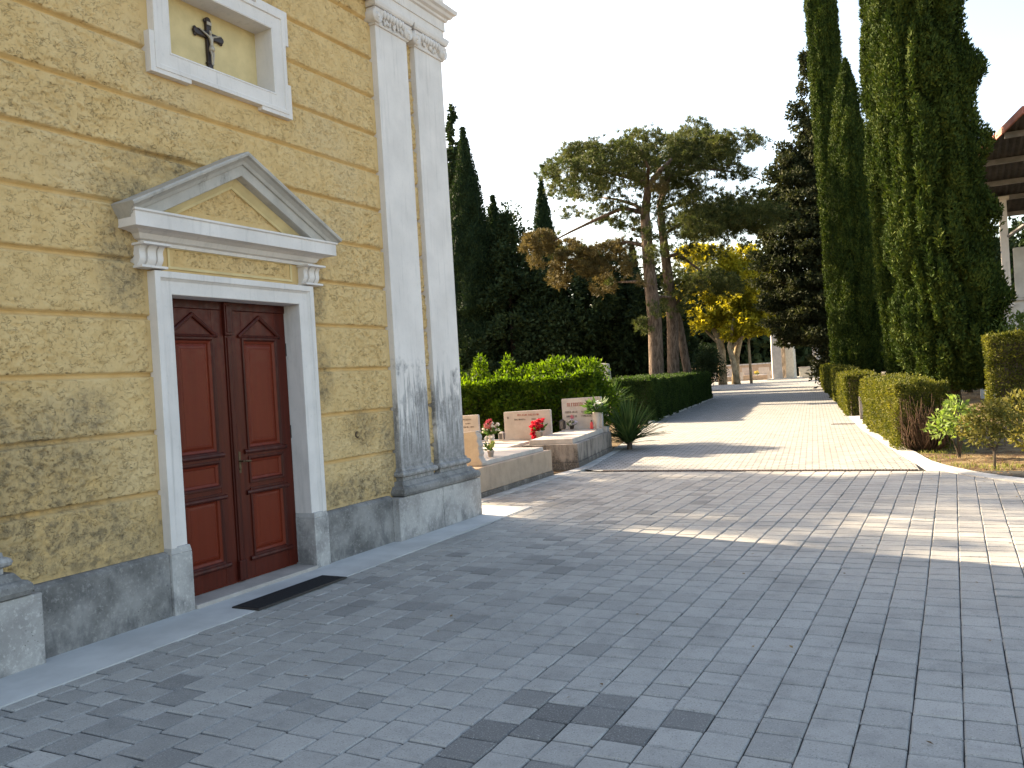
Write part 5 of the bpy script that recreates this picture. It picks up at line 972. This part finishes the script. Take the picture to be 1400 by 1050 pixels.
bw = thing('low_wall', (-23, 103, 0), 'long low pinkish wall behind the far graves', 'wall'); m = MB(); m.box(-34, -17.2, 103, 103.4, 0, 1.7); m.build('wall_block', MAT['marble'], bw); m = MB(); m.box(-34.1, -17.1, 102.9, 103.5, 1.702, 1.86); m.build('coping', MAT['kerb'], bw)
fw_ = thing('low_wall', (-22, 93.6, 0), 'low kerb wall with small posts before the far graves', 'wall'); m = MB(); m.box(-30, -17.4, 93.4, 93.7, 0, .5); m.build('wall_block', MAT['marble'], fw_)
for k in range(5): m = MB(); m.box(-29.5+k*2.9, -29.2+k*2.9, 93.35, 93.75, 0, .95); m.build('post', MAT['marblew'], fw_)
GL = [('tomb with pale headstone left of the first pine trunk', (-21.0, 53)), ('low tomb with orange flowers behind the hedge near the pines', (-19.2, 55)), ('white tomb between the pine trunks', (-15.2, 50)), ('grey tomb under the dark evergreens', (-23.2, 57)), ('pale tomb between the two pines', (-16.6, 52.5))]
for i, (lab, p) in enumerate(GL): tomb((*p, 0), R(8), 1.6, 2.4, .9+.5*(i % 2), lab, MAT['marblew'] if i % 2 == 0 else MAT['dirtystone'], ((0, (.75, .35, .08)) if i == 1 else None))
ob = thing('leaning_stele', (-12.35, 31.5, 0), 'leaning white stele standing left of the clipped box hedge', 'stele')
m = MB(); m.prism([(-.32, 0), (.34, 0), (.16, 2.02), (-.14, 2.06)], 1, -.15, .15); m.build('slab', MAT['marblew'], ob, bevel=.02, world=False); m = MB(); m.box(-.7, .9, -.5, .5, -.05, .9); m.build('base', MAT['dirtystone'], ob, bevel=.02, world=False)
stp = thing('stone_steps', (-10.9, 27.5, 0), 'grey stone steps between the laurel and the clipped hedge', 'steps'); m = MB()
for k in range(4): m.box(-.7, .75, k*.32, 2.4, k*.17 if k else -.05, (k+1)*.17-.002)
m.build('step_block', MAT['dirtystone'], stp, bevel=.01, world=False)
rb = blobtree('round_bush', (-16.0, 60, 0), 'dark round clipped bush right of the pine trunks', [(0, 0, 1.7, 1.35, 1.3, 1.4), (.3, 0, 2.2, 1.0, 1.0, 1.1), (-.5, 0, 1.6, 1.0, 1, 1.2)], LM['oak'], 16000, .14, 401, [([(0, 0, 0), (0, 0, 1.4)], [.12, .05])], MAT['darkbark'], 'bush')
# wood closing the view
n = 70000; gx = rng.uniform(-95, 30, n); gy = rng.uniform(112, 128, n); H = 7+4*fbm(gx*.12, gy*.1, 3, 3)*2; gz = H*rng.uniform(0, 1, n)**.8
n2 = 26000; gx2 = rng.uniform(-75, -30, n2); gy2 = rng.uniform(66, 80, n2); gz2 = (5+4.5*fbm(gx2*.2, gy2*.1, 8, 3)*1.6)*rng.uniform(0, 1, n2)**.8
P_all = np.concatenate([np.stack([gx, gy, gz], 1), np.stack([gx2, gy2, gz2], 1)]); q = len(P_all)
V, F_ = leaves(P_all, rnd_dir(q), rnd_dir(q), rng.uniform(.9, 1.7, q), 1.0); wd = npmesh('far_wood', V, F_, LM['oak']); tag(wd, kind='stuff')
# a tall pine and an oak behind the chapel, out of sight, whose crowns dapple the forecourt
def shade_tree(loc, label, H, pads, seed, n):
    t = tree('pine_tree', loc, label, 'pine tree', 'pines behind the chapel'); trunkmesh(t, [(0, 0, -.1), (.1, 0, H*.5), (0, 0, H-.6)], [.3, .24, .08], MAT['pinebark'])
    m = MB()
    for p in pads: m.tube([(0, 0, H-3.6), (p[0]*.5, p[1]*.5, p[2]-.7), (p[0], p[1], p[2]-.1)], [.09, .06, .03], 7)
    m.build('branch', MAT['pinebark'], t, world=False); V, F_ = needles(pads, n, seed, .2, 12); npmesh('crown', V, F_, LM['pine'], t, False); return t
shade_tree((-34, 17.7, 0), 'flat topped pine standing behind the chapel', 18.5, [(a*1.25, b*1.25, 14.2+(c-8)*1.15, d*1.3, e*1.2, f*1.2) for a, b, c, d, e, f in spot]+[(random.uniform(-2, 2), .15+k*.36, 14.5+(k*1.7)%2.2, 1.3, .9, .32) for k in range(9)]+[(1.2, -1.1, 15.2, .7, .35, .12), (-1, -1.9, 16.4, .8, .3, .1), (.4, -1.5, 17.2, .7, .3, .12), (-1.8, -1.0, 16.9, .8, .3, .12)], 501, 8800)
